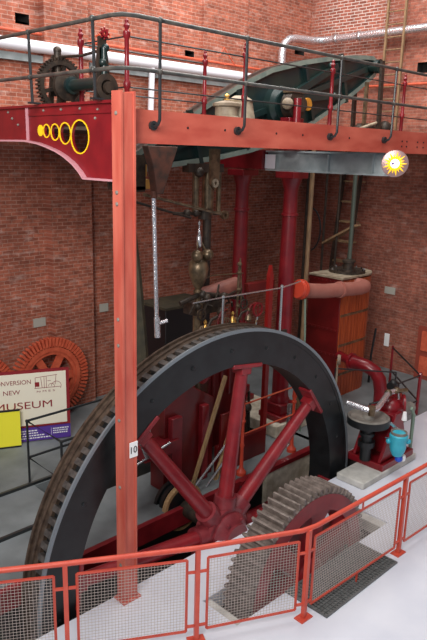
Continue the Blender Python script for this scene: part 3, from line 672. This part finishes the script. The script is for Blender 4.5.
# red engine frame behind the wheel
t = thing('engine_frame', (6.9, 7.5, 0), 'dark red boxed engine frame seen between the flywheel spokes', 'frame')
G().prism([(6.2, 0), (7.3, 0), (7.3, 1.4), (6.7, 1.78), (6.45, 1.74), (6.2, 1.45)], 'y', 7.35, 7.7).build('side_panel', 'lag_red', t, bevel=.015)
G().box(6.28, 6.5, 7.24, 7.35, 0, 1.3).box(6.95, 7.1, 7.25, 7.35, 0, 1.35).build('upright', 'wheel_red', t, bevel=.01)
G().box(5.7, 6.4, 7.2, 7.5, .75, .95).build('bracket', 'wheel_red', t)
G().tube([(5.75, 7.2, .85), (5.6, 7.15, 1.15), (5.68, 7.15, 1.45)], .05).tube([(5.3, 7.2, .72), (6.2, 7.2, .95)], .02).build('lever', 'steel', t)
tag(G().ball((7.0, 7.5, 1.85), .13).cyl((6.9, 7.5, 1.6), (6.9, 7.5, 2.0), .07, n=12).ring((7.1, 7.4, 1.8), (0, 1, 0), .08, .13, .06, 18).build('oil_pump', 'deep_red'), 'small red pump with a handwheel on top of the engine frame', 'pump')
tag(G().box(7.32, 8.6, 7.25, 7.33, 0, .5).box(7.35, 7.9, 7.2, 7.25, 0, 1.1).build('bed_girder', 'lag_red', bevel=.01), 'dark red bed girder on the floor right of the boxed engine frame', 'girder')
t = thing('eccentric', (6.5, 7.0, -.5), 'ribbed dark eccentric sheave on the shaft left of the hub', 'eccentric')
G().lathe([(.34, 0), (.34, .06), (.3, .07), (.3, .12), (.34, .13), (.34, .19), (.3, .2), (.3, .25), (.34, .26), (.34, .32)], (FX, 6.88, FZ), (0, 1, 0), n=32).build('sheave', 'black_paint', t)
G().ring((FX, 6.86, FZ), (0, 1, 0), .34, .39, .08, 36).build('strap', 'wood_rod', t)
rodg = 'eccentric rods behind the spokes'
tag(G().bar((6.56, 7.15, -.2), (7.36, 7.15, 1.82), .05, .055).build('eccentric_rod', 'wood_rod'), 'left of the two pale wooden eccentric rods, rising from the shaft', 'rod', rodg)
tag(G().bar((7.02, 7.12, -.35), (7.8, 7.12, 1.55), .055, .065).build('eccentric_rod', 'wood_rod'), 'right of the two pale wooden eccentric rods, close to the upright spoke', 'rod', rodg)
tag(G().tube([(6.62, 7.04, .1), (7.5, 7.04, .78)], .02, n=8).build('link_rod', 'steel'), 'upper of two slanting polished steel rods crossing the wooden rods', 'rod', 'polished steel link rods')
tag(G().tube([(6.75, 7.04, -.1), (7.6, 7.04, .6)], .02, n=8).build('link_rod', 'steel'), 'lower of two slanting polished steel rods crossing the wooden rods', 'rod', 'polished steel link rods')

# brass-orange baluster rail inside the wheel
t = thing('plinth_rail', (8.1, 7.0, .0), 'orange-red turned balusters joined by thin red rails behind the upright spoke', 'railing')
for x, y in ((7.62, 6.95), (9.0, 6.95)):
    G().lathe([(.09, 0), (.09, .06), (.05, .1), (.035, .14), (.03, .5), (.045, .55), (.03, .6), (.03, .95), (.05, 1.0), (.03, 1.05), (.045, 1.1), (.01, 1.5)], (x, y, 0), n=14).build('baluster', 'orange_red', t)
for z in (.75, 1.3): G().tube([(7.62, 6.95, z), (9.0, 6.95, z)], .015, n=6).build('rod', 'rust_red', t)
tag(G().lathe([(.02, 0), (.16, .01), (.18, .05), (.1, .07), (.04, .09)], (9.2, 8.6, .85), n=18).cyl((9.2, 8.6, .25), (9.2, 8.6, .86), .06, n=12).build('drip_bowl', 'white'), 'small white bowl on a stand glimpsed between spokes', 'bowl')
tag(G().cyl((9.15, 7.15, 0), (9.15, 7.15, .85), .06, n=16).cyl((9.15, 7.15, 0), (9.15, 7.15, .05), .1, n=16).build('steel_valve', 'steel'), 'polished steel cylinder valve behind the right spoke', 'valve')
tag(G().box(8.2, 8.5, 7.6, 7.75, 0, .9).ball((8.3, 7.5, .9), .1).tube([(8.15, 7.5, .1), (8.2, 7.5, 1.3)], .03).tube([(8.4, 7.5, .2), (8.35, 7.5, 1.2)], .025).ball((8.2, 7.5, 1.3), .06).build('feed_pump', 'old_iron'), 'black iron feed pump right of the upright spoke', 'pump')
tag(G().box(9.05, 9.35, 6.93, 6.99, 1.5, 2.0).box(9.1, 9.6, 6.95, 7.2, 1.7, 1.85).build('black_bracket', 'black', bevel=.01), 'black iron bracket tucked under the right of the wheel rim', 'bracket')

# ================================================================== LAGGED CYLINDER (right)
t = thing('steam_cylinder', (12.5, 8.2, 0), 'tall steam cylinder clad in red panels and orange wood staves', 'steam cylinder')
x0, x1, y0, y1 = 11.9, 13.15, 8.08, 8.97
G().box(x0, x0 + .4, y0, y1, 0, 2.78).build('steam_chest', 'lag_red', t, bevel=.01)
for z in (2.72, 1.6, 1.02):
    jo = G().box(x0 - .012, x0, y0, y1, z - .03, z + .03).build('joint_strip', 'lag_red', t)
    for i in range(8): G().ball((x0 - .014, y0 + .06 + i * .11, z), .018, 6).build('rivet', 'lag_red', jo)
# staves: front face with rounded right corner
path = [(x0 + .02, y0 - .02)] + [(x, y0 - .02) for x in (12.02, 12.14, 12.26, 12.38, 12.5, 12.62, 12.74, 12.85)]
for k in range(1, 10): w = -PI / 2 + PI / 2 * k / 9; path.append((12.85 + .6 * math.cos(w), y0 - .02 + .5 + .5 * math.sin(w)))
path += [(13.45, 8.7), (13.45, 8.82), (13.3, 8.97)]
for (a, b), (c, d_) in zip(path[:-1], path[1:]):
    v = Vector((c - a, d_ - b, 0)); nrm = Vector((v.y, -v.x, 0)).normalized(); mid0 = Vector((a, b, 0)); mid1 = Vector((c, d_, 0)); sh = v.normalized() * .006
    G().add([mid0 + sh, mid1 - sh, mid1 - sh - nrm * .05, mid0 + sh - nrm * .05] + [p + Vector((0, 0, 2.74)) for p in (mid0 + sh, mid1 - sh, mid1 - sh - nrm * .05, mid0 + sh - nrm * .05)],
            [(3, 2, 1, 0), (4, 5, 6, 7), (0, 1, 5, 4), (1, 2, 6, 5), (2, 3, 7, 6), (3, 0, 4, 7)]).build('stave', 'lagging', t)
for z in (.55, 1.25, 1.95):
    g = G()
    for (a, b), (c, d_) in zip(path[:-1], path[1:]): g.bar((a, b - .004, z), (c, d_ - .004, z), .012, .06, up=(0, 0, 1))
    g.build('band', 'bronze', t)
cover = G().prism([(x0 - .03, y0 - .04)] + [(a + .0, b - .02) for a, b in path[1:]] + [(x0 - .03, y1)], 'z', 2.78, 2.82).build('cover', 'pale_iron', t)
g = G().cyl((12.7, 8.5, 2.82), (12.7, 8.5, 2.88), .42, n=32)
G.lathe(g, [(.16, 0), (.16, .05), (.12, .06), (.12, .2), (.15, .22), (.15, .26), (.06, .3)], (12.45, 8.3, 2.88), n=20)
g.build('cylinder_head', 'old_iron', t)
for k in range(14): w = 2 * PI * k / 14; G().cyl((12.7 + .38 * math.cos(w), 8.5 + .38 * math.sin(w), 2.88), (12.7 + .38 * math.cos(w), 8.5 + .38 * math.sin(w), 2.92), .02, n=6).build('stud', 'steel' if k % 3 == 0 else 'old_iron', t)
tag(G().cyl((12.42, 8.27, 3.18), (12.3, 8.2, 5.4), .05, n=14).build('piston_rod', 'piston'), 'grey-green piston rod rising from the top of the clad cylinder', 'rod')
t = thing('beam_link', (12.8, 8.2, 5.5), 'rusty vertical links and crosshead hanging from the raised right end of the beam', 'linkage')
a = BP(3.15, 0)
for y in (7.86, 8.5): G().bar((a[0], y, a[1] + .1), (a[0] + .05, y, 5.95), .1, .06, up=(0, 1, 0)).build('link', 'old_iron', t)
G().bar((12.0, 7.9, 6.9), (12.0, 7.9, 5.85), .07, .06, up=(0, 1, 0)).build('rear_link', 'bronze', t)
G().cyl((12.4, 8.2, 6.02), (12.85, 8.2, 6.02), .11, n=14).ball((12.8, 7.9, 6.05), .14).ball((12.3, 8.2, 6.0), .12).build('crosshead', 'old_iron', t)
G().tube([(11.2, 7.8, 5.85), (12.3, 7.8, 6.12)], .03).build('parallel_bar', 'pale_iron', t)
G().cyl((12.4, 8.2, 5.4), (12.4, 8.2, 6.0), .07, n=12).build('rod_socket', 'old_iron', t)

t = thing('pink_steam_pipe', (11, 7.2, 2.6), 'thick dusty pink steam pipe running level across the clad cylinder', 'pipe')
py, pz = 7.72, 2.75
G().tube([(10.0, py, 2.86), (10.3, py, 2.8), (10.8, py, 2.73), (11.5, py, 2.68), (12.1, py, 2.63), (12.3, py + .02, 2.63), (12.43, py + .1, 2.63), (12.47, py + .2, 2.63), (12.47, py + .34, 2.63)], [.15, .15, .15, .15, .145, .14, .14, .14, .14], n=20).build('barrel', 'pink_pipe', t)
G().cyl((11.28, py, 2.7), (11.36, py, 2.69), .175, n=24).build('flange', 'pink_pipe', t)
G().lathe([(.2, -.03), (.2, .03)], (9.99, py, 2.87), (1, 0, -.15), n=24).lathe([(.17, -.12), (.19, -.04)], (9.99, py, 2.87), (1, 0, -.15), n=24).build('end_flange', 'orange_red', t)
tag(G().tube([(10.5, 8.0, 5.72), (10.5, 8.0, 3.5), (10.5, 8.0, 1.0), (10.5, 8.0, 0)], .045, n=10).build('wooden_pole', 'old_wood'), 'pale slender pole passing behind the pink pipe, left of the clad cylinder', 'pole')
tag(G().tube([(9.86, 7.5, 2.72), (9.86, 7.45, 2.0), (9.86, 7.42, 0)], .018, n=8).build('drain_pipe', 'green_pipe'), 'thin green-grey pipe dropping below the orange-red flange', 'pipe')

# stairs behind, between the pole and the piston rod
t = thing('gallery_stairs', (13.6, 9.6, 0), 'narrow dark iron stair with pale treads behind the clad cylinder', 'stairs')
for y in (9.25, 9.75): G().bar((14.2, y, 5.7), (13.5, y, .1), .04, .12, up=(1, 0, 0)).build('stringer', 'old_iron', t)
G().bar((13.5, 8.85, 3.82), (13.5, 9.75, 3.3), .3, .05, up=(0, 0, 1)).build('landing_edge', 'old_wood', t)
for i in range(9): z = 5.3 - i * .5; G().box(13.5 + z * .12, 13.75 + z * .12, 9.25, 9.75, z, z + .04).build('tread', 'old_wood', t)
for y in (8.95, 9.35, 9.75): G().cyl((13.4, y, 0), (13.4, y, 5.7), .03, n=8).build('standard', 'old_iron', t)
G().tube([(13.4, 10.2 + .35 * math.cos(w), 3.6 + .55 * math.sin(w)) for w in [PI / 2 + PI * k / 10 * .9 for k in range(11)]], .022, n=8).build('curved_handrail', 'black_rail', t)
G().cyl((13.3, 10.25, 0), (13.3, 10.25, 5.6), .035, n=8).build('newel', 'old_iron', t)

# ================================================================== PIPES AND FIXTURES ON WALLS
tag(G().tube([(-1, 11.45, 7.22), (12.6, 11.45, 7.22)], .105, n=18).build('white_duct', 'white_duct'), 'thick white pipe along the back wall behind the gallery', 'pipe')
tag(G().box(-1, 13.5, 11.55, 11.65, 6.96, 7.09).build('duct_shade_strip', 'grey_beam'), 'grey strip standing in for the shade just below the white pipe', 'painted shade')  # shade under the white pipe, painted as a grey strip
tag(G().tube([(-1, 11.58, 7.47), (14.8, 11.58, 7.47)], .028, n=8).build('red_conduit', 'rust_red'), 'thin rust-red conduit just above the white pipe', 'pipe')
tag(G().tube([(9.25, 11.45, 7.16), (9.25, 11.5, 6.2), (9.25, 11.5, 5.8)], .065, n=14).build('white_downpipe', 'white_duct'), 'short white pipe dropping from the white wall pipe', 'pipe')
t = thing('foil_pipe', (13.5, 11.4, 6), 'shiny foil-lagged pipe rising and bending right along both walls', 'pipe')
G().tube([(13.35, 11.35, 5.9), (13.35, 11.35, 7.95), (13.4, 11.33, 8.13), (13.52, 11.3, 8.24), (13.7, 11.25, 8.28), (14.3, 11.2, 8.3), (14.55, 11.0, 8.31), (14.58, 10.7, 8.32), (14.58, 2, 8.34)], .095, n=16).build('run', 'foil', t)
for y in (9.9, 10.6): G().cyl((14.58, y, 8.325), (14.58, y + .06, 8.325), .12, n=18).build('collar', 'steel', t)
tag(G().tube([(14.75, 11.6, 7.15), (14.75, 2, 7.1)], .03, n=8).build('red_wall_pipe', 'rust_red'), 'thin red pipe along the right wall below the square hole', 'pipe')
t = thing('wall_ladder', (14.5, 8.87, 5.8), 'tall brown timber ladder against the right wall above the gallery', 'ladder')
for y in (8.65, 9.12): G().box(14.47, 14.53, y - .025, y + .025, 5.8, 10.5).build('rail', 'old_wood', t)
for i in range(17): G().cyl((14.5, 8.65, 5.95 + i * .28), (14.5, 9.12, 5.95 + i * .28), .017, n=6).build('rung', 'old_wood', t)
plg = 'grey plates on the brick walls'
tag(G().box(6.33, 6.6, YW - .03, YW, 1.88, 2.06).build('wall_plate', 'plate_grey'), 'pale square plate on the back wall above the orange gear ring', 'plate', plg)
tag(G().box(7.94, 8.16, YW - .03, YW, 1.96, 2.14).build('wall_plate', 'plate_grey'), 'pale square plate on the back wall close left of the orange-red post', 'plate', plg)
tag(G().box(XW - .03, XW, 8.42, 8.72, 2.0, 2.18).build('wall_plate', 'plate_grey'), 'pale square plate on the right wall, right of the clad cylinder', 'plate', plg)
tag(G().box(XW - .02, XW, 8.46, 8.6, .6, .94).build('paper_notice', 'white'), 'white upright paper notice on the right wall', 'notice')
tag(G().tube([(7.95, 11.6, 7.6), (7.95, 11.5, 7.62), (8.2, 11.5, 7.66), (8.22, 11.5, 7.6)], .02, n=6).build('wall_hook', 'rust_red'), 'rusty bent hook on the back wall above the conduit near the winch', 'hook')
tag(G().tube([(11.3, 11.5, 7.62), (11.38, 11.45, 7.8), (11.7, 11.4, 7.45), (11.35, 11.4, 7.42)], .015, n=6).build('wall_hook', 'rust_red'), 'bent wire hook hanging on the back wall between two square holes', 'hook')

# lamp at the end of the grey beam
t = thing('round_lamp', (9.0, 5.35, 5.1), 'round lamp with a yellow starburst at the end of the grey beam', 'lamp')
lc = Vector((9.0, 5.32, 5.33)); ld = (Vector((0, 0, 5.35)) - lc).normalized()
A, B_, D_ = basis(ld)
G().lathe([(.05, -.22), (.1, -.16), (.17, -.05), (.195, 0), (.2, .015), (.185, .02)], lc, ld, n=36).build('reflector_bowl', 'lamp_back', t)
g = G()
for k in range(18):
    w = 2 * PI * k / 18; u = A * math.cos(w) + B_ * math.sin(w); v = A * -math.sin(w) + B_ * math.cos(w); c = lc + ld * .028; R_ = .185 if k % 2 else .15
    g.add([c + u * .04 - v * .028, c + u * .04 + v * .028, c + u * R_, c + u * .05 + ld * .02, c + u * .04 - v * .028 - ld * .008, c + u * .04 + v * .028 - ld * .008, c + u * R_ - ld * .008], [(0, 3, 2), (3, 1, 2), (0, 1, 3), (6, 5, 4), (0, 2, 6, 4), (2, 1, 5, 6)])
g.build('starburst', 'lamp_yellow', t)
G().lathe([(.075, .03), (.06, .05), (.01, .055)], lc, ld, n=18).build('bulb', 'lamp_white', t)
G().ball(lc + ld * .06 + A * .03, .02, 10).build('bulb_tip', 'purple', t)
G().tube([lc - ld * .2, (9.3, 5.5, 5.4), (9.6, 5.85, 5.3)], .02, n=8).build('arm', 'old_iron', t)

# ================================================================== SIGNS AND RING GEARS ON THE LEFT
GRC = (6.24, 10.21)
sa = math.radians(-24.6); sx = Vector((math.cos(sa), math.sin(sa), 0)); sn = Vector((math.sin(sa), -math.cos(sa), 0))  # normal towards the viewer
R0 = Vector((*GRC, 0))
def SP(u, v, d=0): return R0 - sx * u + Vector((0, 0, v)) + sn * d      # u from the right edge, v up
def sbox(g, u0, u1, v0, v1, d0, d1, m=0):
    return g.add([SP(u, v, d) for u in (u0, u1) for v in (v0, v1) for d in (d0, d1)], [(0, 1, 3, 2), (4, 6, 7, 5), (0, 4, 5, 1), (2, 3, 7, 6), (0, 2, 6, 4), (1, 5, 7, 3)], m)
t = thing('museum_sign', tuple(SP(.95, 0)), 'cream museum sign board with a red border and a purple lower panel', 'sign')
sbox(G(), 0, 1.85, .3, 1.43, 0, .03).build('border', 'sign_red', t)
sbox(G(), .06, 1.79, .34, 1.375, .03, .036).build('face', 'cream', t)
pp = sbox(G(), .0, 1.0, .02, .29, 0, .034).build('purple_panel', 'purple', t)
for u in (.2, 1.6): sbox(G(), u, u + .05, 0, 1.2, -.06, -.005).build('leg', 'black', t)
def stext(txt, name, uL, v, size, mt, par, width, d=.038, bold=.0, slope=0):
    pm = Matrix.Translation(SP(uL, v, d)) @ Matrix(((sx.x, 0, sn.x, 0), (sx.y, 0, sn.y, 0), (0, 1, 0, 0), (0, 0, 0, 1)))
    return text_mesh(txt, name, size, mt, par, pm, .001, bold=bold, width=width)
stext('CONVERSION', 'lettering', 1.4, 1.17, .12, 'sign_red', t, .7, bold=.0008)
stext('NEW', 'lettering', 1.2, .98, .125, 'sign_red', t, .3, bold=.0008)
stext('MUSEUM', 'lettering', 1.36, .68, .2, 'sign_red', t, 1.03, bold=.0005)
stext('N M E S', 'logo_letters', .6, .985, .05, 'sign_red', t, .33, bold=.001)
g = G()
def sline(g, a, b, w=.008): return g.bar(SP(a[0], a[1], .04), SP(b[0], b[1], .04), w, .004, up=sn) if False else g.bar(SP(a[0], a[1], .038), SP(b[0], b[1], .038), w, .003, up=sn)
for a, b in (((.62, 1.28), (.22, 1.31)), ((.62, 1.28), (.62, 1.07)), ((.52, 1.27), (.5, 1.07)), ((.46, 1.28), (.46, 1.06)), ((.42, 1.29), (.42, 1.06)), ((.24, 1.3), (.26, 1.12)), ((.64, 1.07), (.16, 1.07)), ((.4, 1.2), (.34, 1.2))): sline(g, a, b)
sbox(g, .55, .63, 1.1, 1.19, .037, .04)
for cx_, cr in ((.33, .055), (.24, .09)):
    for k in range(12):
        w0, w1 = PI * k / 12 * 1.2, PI * (k + 1) / 12 * 1.2; sline(g, (cx_ + cr * math.cos(w0), 1.09 + cr * math.sin(w0)), (cx_ + cr * math.cos(w1), 1.09 + cr * math.sin(w1)), .007)
g.build('engine_logo', 'sign_red', t)
random.seed(5)
for r_, (u0, u1) in enumerate(((.95, .62), (.97, .62), (.9, .5), (.92, .38))):
    g = G(); u = u0
    while u > u1: w = random.uniform(.02, .05); sbox(g, u, u - w, .215 - r_ * .05, .238 - r_ * .05, .034, .036); u -= w + .012
    g.build('text_line', 'white', pp)
for r_ in range(3):
    g = G(); u = .33
    while u > .06: w = random.uniform(.02, .04); sbox(g, u, u - w, .215 - r_ * .045, .238 - r_ * .045, .034, .036); u -= w + .01
    g.build('text_line', 'white', pp)
sbox(G(), .365, .36, .08, .25, .034, .036).build('divider', 'white', pp)
t = thing('yellow_board', tuple(SP(1.3, 0, .2)), 'plain yellow board leaning in front of the museum sign', 'board')
sbox(G(), .93, 1.75, .02, .73, .17, .19).build('face', 'yellow_board', t)
sbox(G(), .93, 1.75, .0, .03, .165, .2).build('bottom_edge', 'black', t); sbox(G(), .93, 1.75, .72, .75, .165, .2).build('top_edge', 'black', t)

def ring_gear(cx, cy, cz, R, label):
    t = thing('ring_gear', (cx, cy, cz - R), label, 'gear', 'orange gear rings against the back wall')
    g = G().ring((cx, cy, cz), (0, 1, 0), R * .68, R * .8, .14, 80)
    for k in range(64):
        w = 2 * PI * k / 64; u = Vector((math.cos(w), 0, math.sin(w))); v = Vector((-math.sin(w), 0, math.cos(w))); c = Vector((cx, cy, cz))
        vs = [c + u * r + v * h * s_ + Vector((0, y, 0)) for y in (.0, .12) for r, h in ((R * .78, .028 * R), (R, .026 * R)) for s_ in (-1, 1)]
        g.add(vs, [(0, 2, 3, 1), (4, 5, 7, 6), (0, 4, 6, 2), (1, 3, 7, 5), (2, 6, 7, 3)])
    g.build('toothed_ring', 'rust_red', t)
    G().ring((cx, cy + .02, cz), (0, 1, 0), R * .6, R * .7, .1, 64).build('inner_ring', 'rust_red', t)
    for k in range(6):
        w = PI / 3 * k; u = Vector((math.cos(w), 0, math.sin(w))); c = Vector((cx, cy + .07, cz)); G().bar(c + u * .15 * R, c + u * R * .65, .18 * R, .05, up=(0, 1, 0)).build('spoke', 'rust_red', t)
    G().ring((cx, cy, cz), (0, 1, 0), .07 * R, .2 * R, .14, 32).build('hub', 'rust_red', t)
ring_gear(6.42, 11.15, .87, .87, 'rust-orange gear ring against the wall, showing right of the museum sign')
ring_gear(4.9, 11.3, .82, .82, 'rust-orange gear ring mostly hidden at the left behind the museum sign')
# black floor rails round the rear pit
t = thing('pit_railing', (4.76, 9.11, 0), 'black tubular railing around the rear pit in front of the museum sign', 'railing')
for z in (1.1, .45):
    G().tube([(9.2, 9.11, z), (4.76, 9.11, z), (4.76, 8.06, z), (5.9, 8.06, z)], .022, n=8).build('rail', 'black_rail', t)
for x, y in ((4.76, 9.11), (4.76, 8.06), (6.35, 9.11), (7.9, 9.11), (5.9, 8.06)):
    G().cyl((x, y, 0), (x, y, 1.1), .02, n=8).ball((x, y, 1.1), .03, 8).build('upright', 'black_rail', t)
tag(G().box(-2, 5.4, 8.97, 9.02, 0, .05).build('floor_kerb', 'black_rail'), 'long black kerb bar on the grey floor, farther from the guard rail', 'kerb', 'black kerb bars')
tag(G().box(-2, 4.7, 7.81, 7.86, 0, .05).build('floor_kerb', 'black_rail'), 'long black kerb bar on the grey floor, nearer the guard rail', 'kerb', 'black kerb bars')

# ================================================================== AIR PUMP (right, on the white floor)
tag(G().box(8.75, 10.5, 5.2, 5.75, 0, .12).build('pump_plinth', 'pale_concrete', bevel=.02), 'pale chipped concrete plinth under the dark red pump', 'plinth')
t = thing('belt_pump', (9.9, 5.5, .12), 'dark red pump set with a flat grey belt wheel lying level', 'pump')
g = G().box(9.35, 10.4, 5.22, 5.28, .12, .24).box(9.35, 10.4, 5.9, 5.96, .12, .24).box(9.35, 9.41, 5.28, 5.9, .12, .24).box(10.34, 10.4, 5.28, 5.9, .12, .24).box(9.41, 10.34, 5.28, 5.9, .12, .15)
g.build('base_frame', 'deep_red', t, bevel=.008)
G().prism([(9.4, .24), (10.3, .24), (10.0, 1.05), (9.8, 1.05)], 'y', 5.3, 5.36).prism([(9.4, .24), (10.3, .24), (10.0, 1.05), (9.8, 1.05)], 'y', 5.82, 5.88).box(9.8, 10.0, 5.36, 5.82, .24, 1.0).build('a_frame', 'deep_red', t, bevel=.008)
w_ = G().lathe([(.0, .0), (.33, .0), (.36, .02), (.36, .13), (.33, .15), (.3, .12), (.12, .12), (.1, .17), (0, .17)], (9.35, 5.58, .92), n=48).build('belt_wheel', 'stone_grey', t)
G().ring((9.35, 5.58, .925), (0, 0, 1), .355, .368, .12, 48).build('tyre', 'black_paint', w_)
G().cyl((9.35, 5.58, .24), (9.35, 5.58, .95), .1, n=18).ring((9.35, 5.58, .5), (0, 0, 1), .1, .15, .1, 20).ring((9.35, 5.58, .7), (0, 0, 1), .1, .13, .06, 20).build('vertical_shaft', 'black_paint', t)
G().tube([(9.35, 5.58, 1.08), (9.36, 5.58, 1.28), (9.5, 5.5, 1.3)], .02).build('oil_pipe', 'black_paint', t)
G().ring((10.15, 5.4, 1.1), (.6, -.8, 0), .17, .2, .04, 32).bar((10.02, 5.31, 1.1), (10.3, 5.5, 1.1), .03, .03).bar((10.15, 5.4, .93), (10.15, 5.4, 1.27), .03, .03).build('handwheel', 'deep_red', t)
G().ball((10.1, 5.6, 1.0), .22, 20).cyl((10.1, 5.6, .24), (10.1, 5.6, 1.0), .15, n=20).cyl((10.1, 5.5, 1.1), (10.45, 5.7, 1.15), .11, n=16).build('pump_body', 'deep_red', t)
G().cyl((10.35, 5.55, .9), (10.6, 5.5, .9), .12, n=18).ball((10.62, 5.5, .9), .12, 12).build('motor', 'stone_grey', t)
G().tube([(10.62, 5.4, .12), (10.62, 5.4, .8), (10.5, 5.4, .95)], .035).build('drain', 'green_pipe', t)
G().bar((9.6, 5.3, .95), (9.95, 5.15, .62), .02, .05).bar((9.4, 5.25, .75), (9.85, 5.2, .6), .015, .015).build('strap', 'steel', t)
t = thing('blue_pot', (9.45, 5.05, .3), 'turquoise-blue bucket-shaped pot hanging at the front of the red pump', 'pot')
bc = (9.62, 5.12)
G().lathe([(.04, .5), (.09, .52), (.125, .6), (.14, .66), (.14, .8), (.16, .84), (.16, .9), (.1, .95)], (*bc, -.12), n=24).build('body', 'blue_pot', t)
G().lathe([(.1, .83), (.14, .88), (.14, .94), (.12, .94), (.1, .88), (.0, .88)], (*bc, -.1), n=20).build('cap', 'stone_grey', t)
for s in (-1, 1): G().ball((bc[0] + .12 * s, bc[1] - .12 * s, .66), .05, 10).build('lug', 'blue_pot', t)
G().ball((bc[0] + .02, bc[1] - .03, .34), .07, 12).build('bulb', 'blue', t)
tag(G().lathe([(.05, 0), (.06, .05), (.05, .1), (.02, .11)], (9.75, 5.08, .27), n=12).build('small_bottle', 'white'), 'small white bottle beneath the turquoise pot', 'bottle')
tag(G().cyl((9.9, 5.2, .95), (9.9, 5.2, 1.1), .05, .03, n=12).build('oil_cup', 'white'), 'small white oil cup on the front of the pump', 'cup')
t = thing('silver_pipe', (9.6, 5.6, 1.3), 'crooked silver pipe bending over the belt wheel', 'pipe')
G().tube([(9.05, 5.84, 1.3), (9.06, 5.5, 1.29), (9.1, 5.38, 1.28), (9.25, 5.38, 1.28), (9.45, 5.43, 1.3), (9.7, 5.5, 1.33), (9.9, 5.56, 1.35), (10.15, 5.52, 1.35)], .05, n=12).build('run', 'foil', t)
G().cyl((9.1, 5.38, 1.2), (9.1, 5.38, 1.36), .06, n=12).build('collar', 'bronze', t)
G().ball((9.9, 5.56, 1.35), .07).ball((10.12, 5.52, 1.36), .065).cyl((9.9, 5.56, 1.36), (10.35, 5.45, 1.33), .04, n=10).build('coupling', 'bronze', t)
G().tube([(10.15, 5.5, 1.33), (10.15, 5.45, 1.0)], .02).build('branch', 'steel', t)
t = thing('red_exhaust_elbow', (11.85, 7.1, 0), 'thick dark red elbow pipe bending down behind the belt wheel', 'pipe')
G().tube([(11.8, 7.6, 1.04), (11.81, 7.45, 1.04), (11.84, 7.22, 1.01), (11.9, 7.05, .92), (11.94, 6.95, .76), (11.96, 6.9, .5), (11.97, 6.9, 0)], .145, n=20).build('elbow', 'deep_red', t)
G().cyl((11.8, 7.62, 1.04), (11.8, 7.56, 1.04), .19, n=24).cyl((11.98, 8.06, 1.04), (11.8, 7.62, 1.04), .1, n=14).build('flange', 'deep_red', t)
tag(G().ball((11.2, 6.2, 1.05), .09).cyl((11.1, 6.2, 1.0), (11.3, 6.2, 1.0), .09, n=14).cyl((11.2, 6.2, 0), (11.2, 6.2, 1.0), .035, n=8).build('black_valve', 'black'), 'black valve between the red elbow and the silver pipe', 'valve')
tag(G().cyl((10.3, 6.95, 1.55), (10.33, 6.9, 1.55), .1, n=22).cyl((10.34, 6.97, 0), (10.34, 6.97, 1.5), .02, n=10).build('gauge', 'pale_iron'), 'round brass-rimmed gauge at the right edge of the wheel', 'gauge')
# low rails round the pump bay
t = thing('pump_bay_railing', (12.5, 6.35, 0), 'red post with dark rails at the right-hand wall beyond the pump', 'railing')
G().cyl((12.5, 6.3, 0), (12.5, 6.3, .93), .035, n=10).ball((12.5, 6.3, .93), .05, 8).build('post', 'deep_red', t)
G().cyl((13.9, 7.8, 0), (13.9, 7.8, .95), .03, n=8).build('rear_post', 'deep_red', t)
for z in (.9, .32):
    G().tube([(12.5, 6.3, z), (13.9, 7.8, z)], .02, n=6).tube([(12.5, 6.3, z), (11.3, 6.35, z)], .018, n=6).build('rail', 'black_rail', t)
tag(G().tube([(13.5, 8.15, 0), (13.5, 8.15, .7), (13.5, 8.08, 1.4)], .03, n=6).build('thin_black_standpipe', 'black'), 'thin black pipe beside the right edge of the clad cylinder', 'pipe')
t = thing('bay_rail', (11, 7.1, 0), 'dark handrail crossing in front of the clad cylinder base', 'railing')
G().tube([(10.7, 7.25, 1.2), (12.0, 6.6, 1.0)], .016, n=6).build('rail', 'black_rail', t)
for x, y in ((10.7, 7.25), (12.0, 6.6)): G().cyl((x, y, 0), (x, y, 1.2 if x < 11 else 1.0), .018, n=8).build('upright', 'black_rail', t)

# ================================================================== LIGHT
w = bpy.data.worlds.new('World'); S.world = w; w.use_nodes = True
w.node_tree.nodes['Background'].inputs['Color'].default_value = (.82, .9, 1, 1)
w.node_tree.nodes['Background'].inputs['Strength'].default_value = .34
def area(name, loc, target, sx_, sy_, power, col=(1, 1, 1)):
    l = bpy.data.lights.new(name, 'AREA'); l.shape = 'RECTANGLE'; l.size = sx_; l.size_y = sy_; l.energy = power; l.color = col
    o = bpy.data.objects.new(name, l); COL.objects.link(o); o.location = loc
    o.rotation_euler = (Vector(target) - Vector(loc)).to_track_quat('-Z', 'Y').to_euler(); return o
area('skylight', (7, 5, 12.6), (8, 7, 0), 9, 7, 900, (1, .98, .95))
area('upper_wall_fill', (9.5, 9.3, 12.3), (11, 10.5, 0), 8, 3, 750, (1, .98, .95))  # added fill from overhead to brighten the upper brick walls
area('window_light', (-2.5, 1.5, 8.5), (8, 8, 6), 4, 5, 640, (1, .96, .92)).data.spread = math.radians(120)

# ================================================================== CAMERA
cam = bpy.data.cameras.new('camera'); co = bpy.data.objects.new('camera', cam); COL.objects.link(co); S.camera = co
F_, yaw, pit, rol = 648.69, 0.7929089, 0.2504898, 0.0268995
f = Vector((math.cos(pit) * math.cos(yaw), math.cos(pit) * math.sin(yaw), -math.sin(pit)))
r = f.cross(Vector((0, 0, 1))).normalized(); u = r.cross(f)
r2 = r * math.cos(rol) + u * math.sin(rol); u2 = -r * math.sin(rol) + u * math.cos(rol)
co.matrix_world = Matrix(((r2.x, u2.x, -f.x, 0), (r2.y, u2.y, -f.y, 0), (r2.z, u2.z, -f.z, 5.4), (0, 0, 0, 1)))
cam.sensor_fit = 'VERTICAL'; cam.sensor_height = 24; cam.lens = F_ / 640 * 24; cam.clip_start = .05
S.view_settings.view_transform = 'Standard'; S.view_settings.look = 'None'; S.view_settings.exposure = 0; S.view_settings.gamma = 1
S.view_settings.use_curve_mapping = False
